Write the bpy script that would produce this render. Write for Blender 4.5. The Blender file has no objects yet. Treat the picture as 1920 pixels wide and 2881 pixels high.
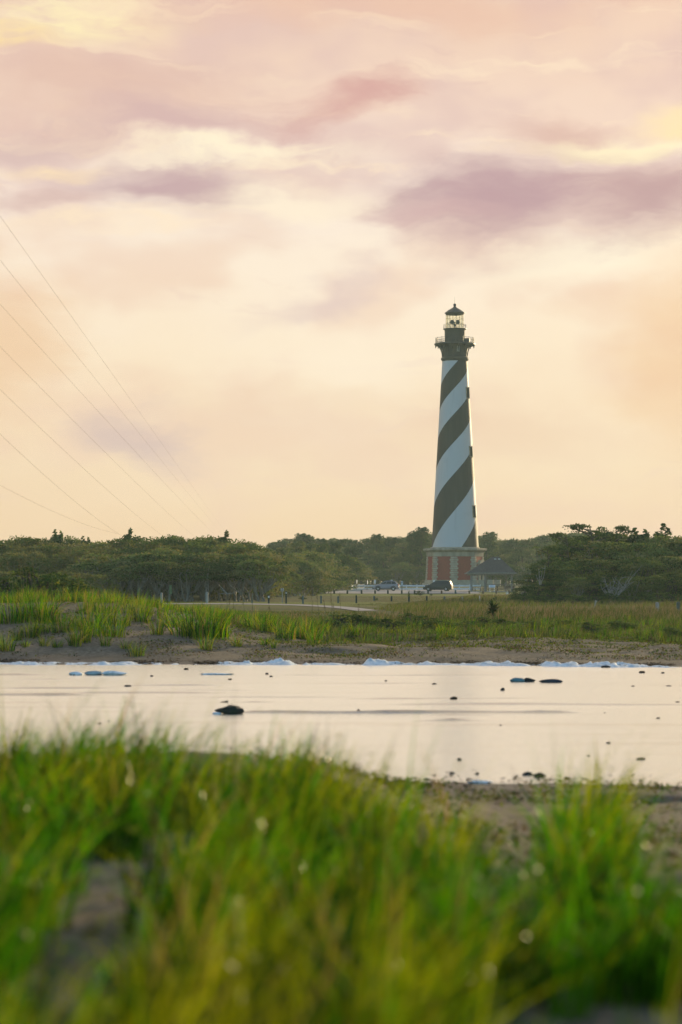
import bpy, math, random
import numpy as np
from mathutils import Vector, Matrix
random.seed(7)
RNG = np.random.default_rng(11)
S = bpy.context.scene
COL = S.collection
R = math.radians

# ------------------------------------------------------------------ camera
F = 85.0 / 36.0 * 2881.0
HZ = 1640.0
CAMZ = 2.6
PITCH = math.atan((HZ - 1440.5) / F)
cam_d = bpy.data.cameras.new("camera")
cam = bpy.data.objects.new("camera", cam_d)
COL.objects.link(cam)
cam.location = (0, 0, CAMZ)
cam.rotation_euler = (math.pi / 2 + PITCH, 0, 0)
cam_d.sensor_fit = 'VERTICAL'
cam_d.sensor_height = 36.0
cam_d.lens = 85.0
cam_d.clip_start = 0.1
cam_d.clip_end = 6000
cam_d.dof.use_dof = True
cam_d.dof.focus_distance = 210.0
cam_d.dof.aperture_fstop = 1.7
S.camera = cam

def ray(px, py):
    u = (px - 960.0) / F
    v = (1440.5 - py) / F
    c, s = math.cos(PITCH), math.sin(PITCH)
    return Vector((u, c - v * s, s + v * c))
def at(px, py, Y):
    r = ray(px, py)
    return Vector((r.x / r.y * Y, Y, CAMZ + r.z / r.y * Y))
def zpx(py, Y):
    return at(960, py, Y).z
def xpx(px, Y):
    return (px - 960.0) / F * Y

# ------------------------------------------------------------------ noise
def _hash(ix, iy, seed):
    n = (ix.astype(np.int64) * 374761393 + iy.astype(np.int64) * 668265263 + seed * 974634777) & 0x7fffffff
    n = ((n ^ (n >> 13)) * 1274126177) & 0x7fffffff
    n = n ^ (n >> 16)
    return (n & 0xffff) / 65535.0
def vnoise(x, y, seed=0):
    x = np.asarray(x, float); y = np.asarray(y, float)
    x0 = np.floor(x); y0 = np.floor(y)
    fx = x - x0; fy = y - y0
    fx = fx * fx * (3 - 2 * fx); fy = fy * fy * (3 - 2 * fy)
    a = _hash(x0, y0, seed); b = _hash(x0 + 1, y0, seed)
    c = _hash(x0, y0 + 1, seed); d = _hash(x0 + 1, y0 + 1, seed)
    return (a * (1 - fx) + b * fx) * (1 - fy) + (c * (1 - fx) + d * fx) * fy
def fbm(x, y, seed=0, o=4):
    t = 0; a = .5; n = 0
    for i in range(o):
        t = t + a * vnoise(x * 2 ** i, y * 2 ** i, seed + i * 17); n += a; a *= .5
    return t / n
def sstep(a, b, x):
    t = np.clip((np.asarray(x, float) - a) / (b - a), 0, 1)
    return t * t * (3 - 2 * t)

# ------------------------------------------------------------------ terrain
def y_near(x):
    return 31.8 - .12 * np.asarray(x, float) + (fbm(np.asarray(x) * .7, 3.3, 5) - .5) * 1.6
def y_far(x):
    x = np.asarray(x, float)
    return 77.3 - .22 * np.clip(x, 0, 40) + (fbm(x * .35, 8.8, 9) - .5) * 1.8
def zg(x, y):
    x, y = np.broadcast_arrays(np.asarray(x, float), np.asarray(y, float))
    s = sstep(-.02, .07, x / np.maximum(y, 3))
    left = np.interp(y, [-40, 0, 8, 14, 21, 25.5, 31.8], [1.1, 1.05, 1.14, 1.14, 1.06, .48, 0])
    right = np.interp(y, [-40, 0, 8, 13, 17, 20, 24, 28, 31.8], [1.1, 1.05, 1.1, 1.0, .70, .50, .30, .13, 0])
    zn = left * (1 - s) + right * s
    tn = y_near(x) - y
    k = sstep(-6, 3, tn)
    shift = np.clip(tn, -12, 999)
    # near bank: shoreline is where it crosses zero
    zn = np.where(tn > 0, zn + .012 * np.clip(tn, 0, 3) , -.05 * np.clip(-tn, 0, 6))
    zn = np.where((tn > 0) & (tn < 3), np.maximum(.012 * tn, zn * tn / 3 + .02 * tn / 3), zn)
    zn = zn + np.where(tn > 0, np.clip(tn / 4, 0, 1), 0) * ((fbm(x * .9, y * .9, 21) - .5) * .16)
    # puddle at the right
    pd = np.sqrt(((x - 3.45) / 1.3) ** 2 + ((y - 26.3) / .9) ** 2)
    zn = zn - .34 * (1 - sstep(.5, 1.35, pd))
    # far bank
    t = y - y_far(x)
    sl = sstep(-9.5, -.5, x)
    fl = np.interp(t, [-60, -8, 0, 3, 8, 15, 19, 30, 45, 100, 123], [-.4, -.3, 0, .25, .92, 1.72, 1.8, 1.5, .95, .88, .85])
    fr = np.interp(t, [-60, -8, 0, 5, 13, 30, 45, 100, 123], [-.4, -.3, 0, .22, .46, .6, .66, .8, .85])
    zf = fl * (1 - sl) + fr * sl
    zf = zf + np.clip(t / 6, 0, 1) * (1 - sstep(115, 135, y)) * (fbm(x * .35, y * .35, 31) - .5) * .5
    base = np.interp(y, [150, 200, 245, 300, 350, 372, 399, 500, 600, 1400], [.83, .85, .8, .75, .76, .9, 1.29, 1.85, 2.2, 3.4])
    hill = sstep(225, 300, y) * (1 - sstep(-22, -10, x)) * 1.3
    far = base + hill * (1 - sstep(350, 450, y))
    zf = np.where(y > 190, far, zf + (far - zf) * sstep(150, 190, y))
    return np.where(y < 52, zn, zf)
def zg1(x, y):
    return float(zg(np.array([x]), np.array([y]))[0])
def hit(px, py, d0=20, d1=600):
    """distance at which the pixel's ray meets the ground"""
    ds = np.linspace(d0, d1, 4000)
    r = ray(px, py)
    g = zg(r.x / r.y * ds, ds)
    zz = CAMZ + r.z / r.y * ds
    k = np.argmax(zz <= g)
    return float(ds[k]) if (zz <= g).any() else d1
def ground_pt(px, py, d0=20, d1=600):
    d = hit(px, py, d0, d1)
    x = xpx(px, d)
    return Vector((x, d, zg1(x, d)))

# ------------------------------------------------------------------ materials
def lin(r, g, b):
    def f(c):
        c /= 255.0
        return c / 12.92 if c <= .04045 else ((c + .055) / 1.055) ** 2.4
    return (f(r), f(g), f(b), 1)
def c4(c):
    return tuple(c) + (1,) if len(c) == 3 else tuple(c)
class NT:
    def __init__(s, tree):
        s.t = tree; s.n = tree.nodes; s.l = tree.links
    def new(s, kind, **kw):
        n = s.n.new(kind)
        for k, v in kw.items(): setattr(n, k, v)
        return n
    def put(s, sock, v):
        if isinstance(v, bpy.types.NodeSocket): s.l.new(v, sock)
        elif v is not None: sock.default_value = v
    def m(s, op, a, b=None, c=None, clamp=False):
        n = s.new('ShaderNodeMath', operation=op, use_clamp=clamp)
        s.put(n.inputs[0], a); s.put(n.inputs[1], b)
        if c is not None: s.put(n.inputs[2], c)
        return n.outputs[0]
    def mix(s, fac, a, b, blend='MIX'):
        n = s.new('ShaderNodeMix', data_type='RGBA', blend_type=blend)
        s.put(n.inputs[0], fac); s.put(n.inputs[6], a); s.put(n.inputs[7], b)
        return n.outputs[2]
    def ramp(s, fac, stops, interp='LINEAR'):
        n = s.new('ShaderNodeValToRGB'); cr = n.color_ramp; cr.interpolation = interp
        while len(cr.elements) < len(stops): cr.elements.new(.5)
        for e, (p, c) in zip(cr.elements, stops):
            e.position = p; e.color = c4(c)
        s.put(n.inputs[0], fac)
        return n.outputs[0]
    def noise(s, vec=None, scale=5.0, detail=4.0, rough=.55, dim='3D', out=0, distortion=0.0):
        n = s.new('ShaderNodeTexNoise', noise_dimensions=dim)
        if vec is not None: s.put(n.inputs['Vector'], vec)
        n.inputs['Scale'].default_value = scale; n.inputs['Detail'].default_value = detail
        n.inputs['Roughness'].default_value = rough; n.inputs['Distortion'].default_value = distortion
        return n.outputs[out]
    def mapr(s, v, a, b, c=0.0, d=1.0, kind='SMOOTHSTEP'):
        n = s.new('ShaderNodeMapRange', interpolation_type=kind)
        s.put(n.inputs[0], v)
        for i, q in enumerate((a, b, c, d)): s.put(n.inputs[1 + i], q)
        return n.outputs[0]
    def xyz(s, x, y, z):
        n = s.new('ShaderNodeCombineXYZ')
        for i, q in enumerate((x, y, z)): s.put(n.inputs[i], q)
        return n.outputs[0]
    def mapping(s, vec, scale):
        n = s.new('ShaderNodeMapping'); s.put(n.inputs[0], vec); n.inputs['Scale'].default_value = scale
        return n.outputs[0]

def new_mat(name):
    m = bpy.data.materials.new(name); m.use_nodes = True
    t = NT(m.node_tree); t.n.clear()
    out = t.new('ShaderNodeOutputMaterial')
    return m, t, out
def pbsdf(t, col, rough=.7, spec=.3, metal=0.0, normal=None):
    p = t.new('ShaderNodeBsdfPrincipled')
    t.put(p.inputs['Base Color'], c4(col) if not isinstance(col, bpy.types.NodeSocket) else col)
    t.put(p.inputs['Roughness'], rough)
    p.inputs['Specular IOR Level'].default_value = spec
    p.inputs['Metallic'].default_value = metal
    if normal is not None: t.put(p.inputs['Normal'], normal)
    return p
def bump(t, h, strength=.3, dist=.05):
    b = t.new('ShaderNodeBump'); t.put(b.inputs['Height'], h)
    b.inputs['Strength'].default_value = strength; b.inputs['Distance'].default_value = dist
    return b.outputs[0]
def simple(name, a, b=None, scale=3.0, rough=.7, spec=.3, metal=0.0, bstr=.15, stretch=None):
    m, t, out = new_mat(name)
    b = b or tuple(x * .75 for x in a)
    co = t.new('ShaderNodeTexCoord').outputs['Object']
    if stretch: co = t.mapping(co, stretch)
    nz = t.noise(co, scale, 5)
    col = t.ramp(nz, [(.32, b), (.68, a)])
    p = pbsdf(t, col, rough, spec, metal, bump(t, nz, bstr, .02) if bstr else None)
    t.l.new(p.outputs[0], out.inputs[0])
    return m
def leafmat(name, dark, light, trans=.4, tint=(1.3, 1.25, .6), scale=.5, rough=.55, spec=.25, rnd=.5):
    if 'blade' not in name: rough, spec = .8, .08
    m, t, out = new_mat(name)
    co = t.new('ShaderNodeTexCoord').outputs['Object']
    oi = t.new('ShaderNodeObjectInfo').outputs['Random']
    nz = t.noise(co, scale, 3)
    f = t.m('ADD', t.m('MULTIPLY', nz, 1 - rnd), t.m('MULTIPLY', oi, rnd))
    col = t.ramp(f, [(.25, dark), (.72, light)])
    p = pbsdf(t, col, rough, spec)
    p.inputs['Specular Tint'].default_value = (1.0, .82, .25, 1)
    tr = t.new('ShaderNodeBsdfTranslucent')
    t.put(tr.inputs[0], t.mix(1.0, col, c4(tint), 'MULTIPLY'))
    mx = t.new('ShaderNodeMixShader'); mx.inputs[0].default_value = trans
    t.l.new(p.outputs[0], mx.inputs[1]); t.l.new(tr.outputs[0], mx.inputs[2])
    t.l.new(mx.outputs[0], out.inputs[0])
    return m

# ------------------------------------------------------------------ mesh builder
class MB:
    def __init__(s):
        s.v = []; s.f = []; s.mi = []
    def add(s, vs, fs, mi=0):
        b = len(s.v); s.v.extend(tuple(map(float, q)) for q in vs)
        for q in fs:
            s.f.append(tuple(b + i for i in q)); s.mi.append(mi)
    def box(s, c, d, rot=None, mi=0, taper=1.0):
        x, y, z = (q / 2 for q in d)
        vs = [Vector((sx * x * (taper if sz > 0 else 1), sy * y * (taper if sz > 0 else 1), sz * z)) for sz in (-1, 1) for sx, sy in ((-1, -1), (1, -1), (1, 1), (-1, 1))]
        if rot is not None:
            Rm = rot if isinstance(rot, Matrix) else Matrix.Rotation(rot, 3, 'Z')
            vs = [Rm @ v for v in vs]
        c = Vector(c)
        s.add([v + c for v in vs], [(3, 2, 1, 0), (4, 5, 6, 7), (0, 1, 5, 4), (1, 2, 6, 5), (2, 3, 7, 6), (3, 0, 4, 7)], mi)
    def lathe(s, prof, n=32, off=0.0, c=(0, 0, 0), cap=True, mi=0):
        vs = []
        for r, z in prof:
            for k in range(n):
                a = off + 2 * math.pi * k / n
                vs.append((c[0] + r * math.cos(a), c[1] + r * math.sin(a), c[2] + z))
        fs = []
        for i in range(len(prof) - 1):
            for k in range(n):
                k2 = (k + 1) % n
                fs.append((i * n + k, i * n + k2, (i + 1) * n + k2, (i + 1) * n + k))
        if cap:
            fs.append(tuple(range(n))[::-1]); fs.append(tuple((len(prof) - 1) * n + k for k in range(n)))
        s.add(vs, fs, mi)
    def ring(s, r, z, t, n=32, m=6, off=0.0, mi=0, h=None):
        h = h or t
        vs = []; fs = []
        for k in range(n):
            a = off + 2 * math.pi * k / n
            for j in range(m):
                b = 2 * math.pi * j / m
                rr = r + t * math.cos(b)
                vs.append((rr * math.cos(a), rr * math.sin(a), z + h * math.sin(b)))
        for k in range(n):
            for j in range(m):
                fs.append((k * m + j, ((k + 1) % n) * m + j, ((k + 1) % n) * m + (j + 1) % m, k * m + (j + 1) % m))
        s.add(vs, fs, mi)
    def tube(s, pts, rad, n=6, mi=0, cap=True):
        pts = [Vector(p) for p in pts]
        if not hasattr(rad, '__len__'): rad = [rad] * len(pts)
        vs = []; fs = []
        for i, p in enumerate(pts):
            d = (pts[min(i + 1, len(pts) - 1)] - pts[max(i - 1, 0)]).normalized()
            a = Vector((0, 0, 1)) if abs(d.z) < .9 else Vector((1, 0, 0))
            u = d.cross(a).normalized(); w = d.cross(u)
            for k in range(n):
                b = 2 * math.pi * k / n
                vs.append(p + (u * math.cos(b) + w * math.sin(b)) * rad[i])
        for i in range(len(pts) - 1):
            for k in range(n):
                fs.append((i * n + k, (i + 1) * n + k, (i + 1) * n + (k + 1) % n, i * n + (k + 1) % n))
        if cap:
            fs.append(tuple(range(n))); fs.append(tuple((len(pts) - 1) * n + k for k in range(n))[::-1])
        s.add(vs, fs, mi)
    def prism(s, poly, axis, a, b, mi=0):
        """polygon in the plane normal to AXIS ('x','y','z'), from a to b"""
        def P(q, h):
            return (q[0], q[1], h) if axis == 'z' else ((q[0], h, q[1]) if axis == 'y' else (h, q[0], q[1]))
        n = len(poly)
        s.add([P(q, a) for q in poly] + [P(q, b) for q in poly],
              [tuple(range(n))[::-1], tuple(range(n, 2 * n))] + [(i, (i + 1) % n, n + (i + 1) % n, n + i) for i in range(n)], mi)
    def build(s, name, mats, parent=None, smooth=False, link=True, loc=None):
        me = bpy.data.meshes.new(name)
        me.from_pydata(s.v, [], s.f)
        mats = mats if isinstance(mats, (list, tuple)) else [mats]
        for m in mats: me.materials.append(m)
        if len(mats) > 1: me.polygons.foreach_set('material_index', s.mi)
        me.update()
        return finish(name, me, parent, smooth, link, loc)
def finish(name, me, parent=None, smooth=False, link=True, loc=None):
    if smooth:
        me.shade_smooth()
        try: me.set_sharp_from_angle(angle=R(40))
        except Exception: pass
    o = bpy.data.objects.new(name, me)
    if link: COL.objects.link(o)
    if parent is not None: o.parent = parent
    if loc is not None: o.location = loc
    return o
def np_mesh(name, V, Q, mats, mi=None, parent=None, smooth=False, link=True, tri=False):
    k = Q.shape[1]
    me = bpy.data.meshes.new(name)
    me.vertices.add(len(V)); me.vertices.foreach_set('co', np.ascontiguousarray(V, np.float32).ravel())
    me.loops.add(Q.size); me.loops.foreach_set('vertex_index', Q.astype(np.int32).ravel())
    me.polygons.add(len(Q)); me.polygons.foreach_set('loop_start', np.arange(0, Q.size, k, dtype=np.int32))
    mats = mats if isinstance(mats, (list, tuple)) else [mats]
    for m in mats: me.materials.append(m)
    if mi is not None: me.polygons.foreach_set('material_index', mi.astype(np.int32))
    me.update(calc_edges=True)
    return finish(name, me, parent, smooth, link)
def tag(o, label=None, cat=None, group=None, kind=None):
    if label: o['label'] = label
    if cat: o['category'] = cat
    if group: o['group'] = group
    if kind: o['kind'] = kind
    return o
def thing(name, loc, label, cat, group=None, rz=0.0, link=True):
    o = bpy.data.objects.new(name, None)
    o.empty_display_size = .3
    if link: COL.objects.link(o)
    o.location = loc; o.rotation_euler = (0, 0, rz)
    return tag(o, label, cat, group)
def dup(root, kids, loc, rz=0.0, sc=(1, 1, 1), label=None, group=None, cat=None):
    r = root.copy(); COL.objects.link(r)
    r.location = loc; r.rotation_euler = (0, 0, rz); r.scale = sc
    tag(r, label, cat, group)
    for ch, grand in kids:
        c = ch.copy(); COL.objects.link(c); c.parent = r
        for g in grand:
            d = g.copy(); COL.objects.link(d); d.parent = c
    return r

# ------------------------------------------------------------------ world + sun
SUN_AZ, SUN_EL = 31.0, 10.0
W = bpy.data.worlds.new("World"); S.world = W; W.use_nodes = True
t = NT(W.node_tree); t.n.clear()
wout = t.new('ShaderNodeOutputWorld'); bg = t.new('ShaderNodeBackground')
tc = t.new('ShaderNodeTexCoord').outputs['Generated']
sp = t.new('ShaderNodeSeparateXYZ'); t.l.new(tc, sp.inputs[0])
X, Yv, Z = sp.outputs
az = t.m('MULTIPLY', t.m('ARCTAN2', X, Yv), 57.29578)
el = t.m('MULTIPLY', t.m('ARCSINE', Z), 57.29578)
vec = t.xyz(t.m('MULTIPLY', az, .16), t.m('MULTIPLY', el, .34), 3.7)
wn = t.new('ShaderNodeTexNoise'); t.l.new(vec, wn.inputs['Vector']); wn.inputs['Scale'].default_value = 1.0
wn.inputs['Detail'].default_value = 6; wn.inputs['Roughness'].default_value = .56
ws = t.new('ShaderNodeSeparateColor'); t.l.new(wn.outputs['Color'], ws.inputs[0])
wx = t.m('MULTIPLY', t.m('SUBTRACT', ws.outputs[0], .5), 5.0)
wy = t.m('MULTIPLY', t.m('SUBTRACT', ws.outputs[1], .5), 3.4)
azw = t.m('ADD', az, wx); elw = t.m('ADD', el, wy)
vec2 = t.xyz(t.m('MULTIPLY', azw, .30), t.m('MULTIPLY', elw, 1.25), 9.1)
fine = t.m('ADD', t.m('MULTIPLY', t.noise(vec2, 1.0, 8, .64), .7), t.m('MULTIPLY', t.noise(t.xyz(t.m('MULTIPLY', azw, 1.1), t.m('MULTIPLY', elw, 3.4), 2.2), 1.0, 6, .62), .3))
streak = t.noise(t.xyz(t.m('MULTIPLY', az, .22), t.m('MULTIPLY', elw, 2.0), 1.3), 1.0, 5, .58)
softn = t.noise(t.xyz(t.m('MULTIPLY', az, .25), t.m('MULTIPLY', el, .45), 5.1), 1.0, 3, .5)
# clear-sky base by elevation
base = t.ramp(t.m('DIVIDE', elw, 40.0, clamp=True), [
    (0.0, lin(238, 202, 160)), (.045, lin(241, 209, 172)), (.09, lin(245, 217, 184)), (.14, lin(250, 228, 199)), (.19, lin(252, 234, 212)),
    (.235, lin(250, 232, 216)), (.27, lin(243, 215, 196)), (.34, lin(238, 204, 180)), (.45, lin(255, 236, 205)), (1.0, lin(255, 236, 208))])
MAUVE = lin(202, 164, 166); PINK = lin(219, 172, 166); CREAM = lin(255, 243, 214); GOLD = lin(255, 228, 170); LILAC = lin(214, 184, 184); PEACH = lin(233, 196, 166)
def blob(col, a0, e0, ra, re, strength, color, hard=.25, tex=None, rot=0.0, src=None, ragged=1.15):
    da = t.m('SUBTRACT', azw if src is None else src[0], a0); de = t.m('SUBTRACT', elw if src is None else src[1], e0)
    if rot:
        c, s_ = math.cos(R(rot)), math.sin(R(rot))
        da2 = t.m('ADD', t.m('MULTIPLY', da, c), t.m('MULTIPLY', de, s_))
        de = t.m('SUBTRACT', t.m('MULTIPLY', de, c), t.m('MULTIPLY', da, s_)); da = da2
    d = t.m('SQRT', t.m('ADD', t.m('POWER', t.m('DIVIDE', da, ra), 2.0), t.m('POWER', t.m('DIVIDE', de, re), 2.0)))
    d = t.m('ADD', d, t.m('MULTIPLY', t.m('SUBTRACT', fine, .5), ragged))
    f = t.mapr(d, 1.25, hard, 0.0, strength)
    if tex is not None: f = t.m('MULTIPLY', f, t.mapr(tex, .32, .66, .1, 1.15), clamp=True)
    return t.mix(f, col, color)
sky = base
# soft all-over mottling of the upper deck
up = t.mapr(el, 7.2, 9.6)
sky = t.mix(t.m('MULTIPLY', up, t.mapr(softn, .42, .62, 0, .62)), sky, lin(222, 189, 182))
sky = t.mix(t.m('MULTIPLY', up, t.mapr(streak, .52, .68, 0, .6)), sky, lin(253, 229, 199))
sky = t.mix(t.m('MULTIPLY', up, t.mapr(fine, .47, .30, 0, .45)), sky, lin(218, 180, 172))
AZ = lambda x1: (x1 - 784) * .0103
EL = lambda y1: (1176.5 - y1) * .0103 + 1.68
# lower-sky lilac smudges
sky = t.mix(t.m('MULTIPLY', t.m('SUBTRACT', 1.0, up), t.mapr(softn, .44, .64, 0, .55)), sky, lin(236, 200, 176))
sky = t.mix(t.m('MULTIPLY', t.m('SUBTRACT', 1.0, up), t.mapr(streak, .40, .28, 0, .35)), sky, lin(232, 200, 184))
sky = blob(sky, AZ(350), EL(995), 1.8, .75, .8, lin(208, 180, 176), .1)
sky = blob(sky, AZ(690), EL(655), 2.2, .5, .65, lin(218, 190, 186), .1, None, 18)
sky = blob(sky, AZ(1150), EL(980), 3.4, .7, .45, lin(232, 196, 168), .1)
sky = blob(sky, AZ(700), EL(930), 3.0, .5, .3, lin(232, 196, 168), .1)
sky = blob(sky, AZ(-40), EL(800), 2.4, 2.8, .7, lin(235, 192, 150), .0)
sky = blob(sky, AZ(1600), EL(820), 2.1, 3.0, .68, lin(236, 192, 148), .0, None, 0, None, .6)
sky = blob(sky, AZ(1380), EL(720), 1.8, .5, .4, lin(240, 206, 176), .1)
sky = blob(sky, AZ(1330), EL(620), 3.0, .7, .8, lin(255, 242, 216), .1)
sky = blob(sky, AZ(800), EL(820), 4.0, 1.6, .55, lin(255, 238, 214), .0)
# upper mauve layers
sky = blob(sky, AZ(230), EL(230), 4.8, 1.25, .75, lin(224, 186, 170), .15)
sky = blob(sky, AZ(430), EL(300), 3.2, .62, .8, lin(210, 174, 172), .1)
sky = blob(sky, AZ(780), EL(255), 2.0, .55, .85, lin(212, 160, 154), .1, None, 12)
sky = blob(sky, AZ(900), EL(30), 6.5, .7, .6, lin(232, 188, 166), .15)
sky = blob(sky, AZ(1260), EL(310), 2.2, .55, .75, lin(216, 176, 164), .1)
sky = blob(sky, AZ(60), EL(340), 2.2, .6, .6, lin(212, 182, 178), .1)
sky = blob(sky, AZ(700), EL(440), 2.4, .5, .4, lin(226, 192, 178), .1)
# bright lit edges
sky = blob(sky, AZ(170), EL(70), 3.0, .8, 1.0, lin(255, 238, 188), .2, fine)
sky = blob(sky, AZ(10), EL(125), 1.9, .45, .9, lin(255, 226, 160), .2, fine)
sky = blob(sky, AZ(560), EL(368), 3.8, .42, 1.0, lin(255, 240, 210), .2, fine)
sky = blob(sky, AZ(620), EL(465), 3.6, .5, .9, lin(255, 238, 212), .2)
sky = blob(sky, AZ(240), EL(525), 3.2, .28, .9, lin(254, 230, 198), .2, fine)
sky = blob(sky, AZ(130), EL(398), 1.6, .28, .8, lin(253, 226, 184), .2, fine)
sky = blob(sky, AZ(1430), EL(345), 2.8, .40, 1.0, lin(255, 238, 200), .25)
sky = blob(sky, AZ(1560), EL(290), 1.3, .5, .8, lin(255, 230, 174), .2, fine)
# the dark clouds
sky = blob(sky, AZ(360), EL(432), 2.4, .72, .9, lin(194, 160, 164), .1)
sky = blob(sky, AZ(110), EL(470), 1.6, .28, .6, lin(210, 176, 170), .1)
sky = blob(sky, AZ(1290), EL(480), 5.0, 1.4, .72, lin(208, 172, 168), .15, None, 0, None, .7)
sky = blob(sky, AZ(1130), EL(470), 2.4, 1.3, .82, lin(183, 146, 155), .1, None, 8, None, 1.0)
sky = blob(sky, AZ(1480), EL(480), 1.9, 1.25, .82, lin(185, 148, 152), .1, None, 0, None, 1.0)
sky = blob(sky, AZ(980), EL(505), 1.9, .3, .6, lin(206, 168, 168), .1)
# warmth round the sun's azimuth, out of frame to the right
sg = t.m('ADD', t.m('POWER', t.m('DIVIDE', t.m('SUBTRACT', az, SUN_AZ), 13.0), 2.0), t.m('POWER', t.m('DIVIDE', t.m('SUBTRACT', el, SUN_EL), 8.0), 2.0))
glow = t.m('MULTIPLY', t.m('EXPONENT', t.m('MULTIPLY', sg, -1.0)), .9)
sky = t.mix(1.0, sky, t.mix(glow, (0, 0, 0, 1), (1.0, .72, .36, 1)), 'ADD')
# the sky behind the camera and overhead: clear blue (Nishita)
ns = t.new('ShaderNodeTexSky', sky_type='NISHITA'); ns.sun_disc = False
ns.sun_elevation = R(SUN_EL); ns.sun_rotation = R(SUN_AZ); ns.air_density = 1.2; ns.dust_density = .6; ns.ozone_density = 1.4
NSTR = 0.16
nis = t.mix(1.0, ns.outputs[0], (NSTR * .84, NSTR * 1.10, NSTR * 1.40, 1), 'MULTIPLY')
backf = t.mapr(Yv, .55, -.35, 0, 1)
upf = t.mapr(el, 32, 70, 0, .9)
bf = t.m('MAXIMUM', backf, upf)
sky = t.mix(1.0, sky, (.80, .80, .80, 1), 'MULTIPLY')
sky = t.mix(bf, sky, nis)
t.l.new(sky, bg.inputs[0]); bg.inputs[1].default_value = 1.0
t.l.new(bg.outputs[0], wout.inputs[0])

sun_d = bpy.data.lights.new("sun", 'SUN'); sun_d.energy = 5.0; sun_d.angle = R(1.0); sun_d.color = (1.0, .78, .45)
sun = bpy.data.objects.new("sun", sun_d); COL.objects.link(sun)
sd = Vector((math.sin(R(SUN_AZ)) * math.cos(R(SUN_EL)), math.cos(R(SUN_AZ)) * math.cos(R(SUN_EL)), math.sin(R(SUN_EL))))
sun.rotation_euler = (-sd).to_track_quat('-Z', 'Y').to_euler()
sun.location = (60, 150, 80)
S.view_settings.view_transform = 'Standard'; S.view_settings.look = 'None'
S.view_settings.exposure = 0.35; S.view_settings.gamma = 1.0; S.view_settings.use_curve_mapping = False
S.cycles.max_bounces = 6; S.cycles.diffuse_bounces = 3; S.cycles.glossy_bounces = 3; S.cycles.transmission_bounces = 4
S.cycles.transparent_max_bounces = 8; S.cycles.volume_bounces = 0
S.cycles.use_denoising = True
try: S.cycles.denoiser = 'OPENIMAGEDENOISE'
except Exception: pass
S.cycles.use_adaptive_sampling = True; S.cycles.adaptive_threshold = .012
S.cycles.caustics_reflective = False; S.cycles.caustics_refractive = False
S.cycles.sample_clamp_indirect = 6

# ------------------------------------------------------------------ ground
def ground_mat():
    m, t, out = new_mat("ground")
    co = t.new('ShaderNodeTexCoord').outputs['Object']
    g = t.new('ShaderNodeAttribute', attribute_name='veg').outputs['Fac']
    w = t.new('ShaderNodeAttribute', attribute_name='wet').outputs['Fac']
    n1 = t.noise(co, .9, 6, .6); n2 = t.noise(co, 7, 5, .65); n3 = t.noise(co, .12, 4)
    sand = t.ramp(n2, [(.3, (.12, .098, .068)), (.5, (.205, .17, .12)), (.75, (.30, .25, .185))])
    sand = t.mix(t.mapr(n1, .45, .7, 0, .55), sand, (.10, .092, .07, 1))
    sand = t.mix(t.m('MULTIPLY', w, .8), sand, (.085, .08, .07, 1))
    grass = t.ramp(t.m('ADD', t.m('MULTIPLY', n3, .6), t.m('MULTIPLY', n1, .4)), [(.3, (.035, .050, .014)), (.5, (.065, .075, .026)), (.7, (.105, .092, .042))])
    lawn = t.new('ShaderNodeAttribute', attribute_name='lawn').outputs['Fac']
    grass = t.mix(lawn, grass, t.ramp(n2, [(.3, (.07, .10, .015)), (.7, (.13, .15, .03))]))
    f = t.mapr(t.m('ADD', g, t.m('MULTIPLY', t.m('SUBTRACT', n1, .5), .7)), .35, .65)
    col = t.mix(f, sand, grass)
    rough = t.m('SUBTRACT', .95, t.m('MULTIPLY', w, .55))
    h = t.m('ADD', n2, t.m('MULTIPLY', n1, 2.0))
    p = pbsdf(t, col, rough, .06, 0, bump(t, h, .6, .06))
    t.l.new(p.outputs[0], out.inputs[0])
    return m
ys = np.concatenate([np.arange(-40, 0, 2.5), np.arange(0, 40, .22), np.arange(40, 72, 2), np.arange(72, 112, .28), np.arange(112, 250, 1.8), np.arange(250, 420, 3.5), np.geomspace(420, 1400, 40)])
us = np.linspace(-1, 1, 221); us = np.sign(us) * (0.55 * np.abs(us) + .45 * np.abs(us) ** 3)
GX = us[None, :] * (9 + .4 * np.abs(ys))[:, None]; GY = np.repeat(ys[:, None], len(us), 1)
GZ = zg(GX, GY)
V = np.stack([GX, GY, GZ], -1).reshape(-1, 3)
nr, nc = GX.shape
I = np.arange(nr * nc).reshape(nr, nc)
Q = np.stack([I[:-1, :-1], I[:-1, 1:], I[1:, 1:], I[1:, :-1]], -1).reshape(-1, 4)
ground = np_mesh("ground", V, Q, ground_mat(), smooth=False)
ground.data.shade_smooth()
tt = GY - y_far(GX); sl = sstep(-9.5, -.5, GX)
veg = np.where(GY > 60, sstep(14, 24, tt) * (1 - sl) * .9 + sstep(9, 17, tt) * sl, .25 + 0 * GY)
veg = np.where((GY > 60) & (GY < 118), veg * .9, veg); veg = np.where(GY < 50, np.where(GY < 20, .35, .1), veg)
wet = np.where(GY > 60, 1 - sstep(.3, 3.0, tt), 1 - sstep(.10, .55, GZ))
lawn = sstep(335, 352, GY) * (1 - sstep(372, 380, GY)) + sstep(176, 190, GY) * (1 - sstep(215, 235, GY)) * (1 - sstep(2, 10, GX))
lawn = np.clip(lawn + sstep(372, 384, GY) * sstep(17, 20, GX) * (1 - sstep(395, 400, GY)), 0, 1)
for nm, arr in (('veg', veg), ('wet', wet), ('lawn', lawn)):
    at_ = ground.data.attributes.new(nm, 'FLOAT', 'POINT'); at_.data.foreach_set('value', np.ascontiguousarray(arr, np.float32).ravel())
tag(ground, kind='structure')

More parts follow.
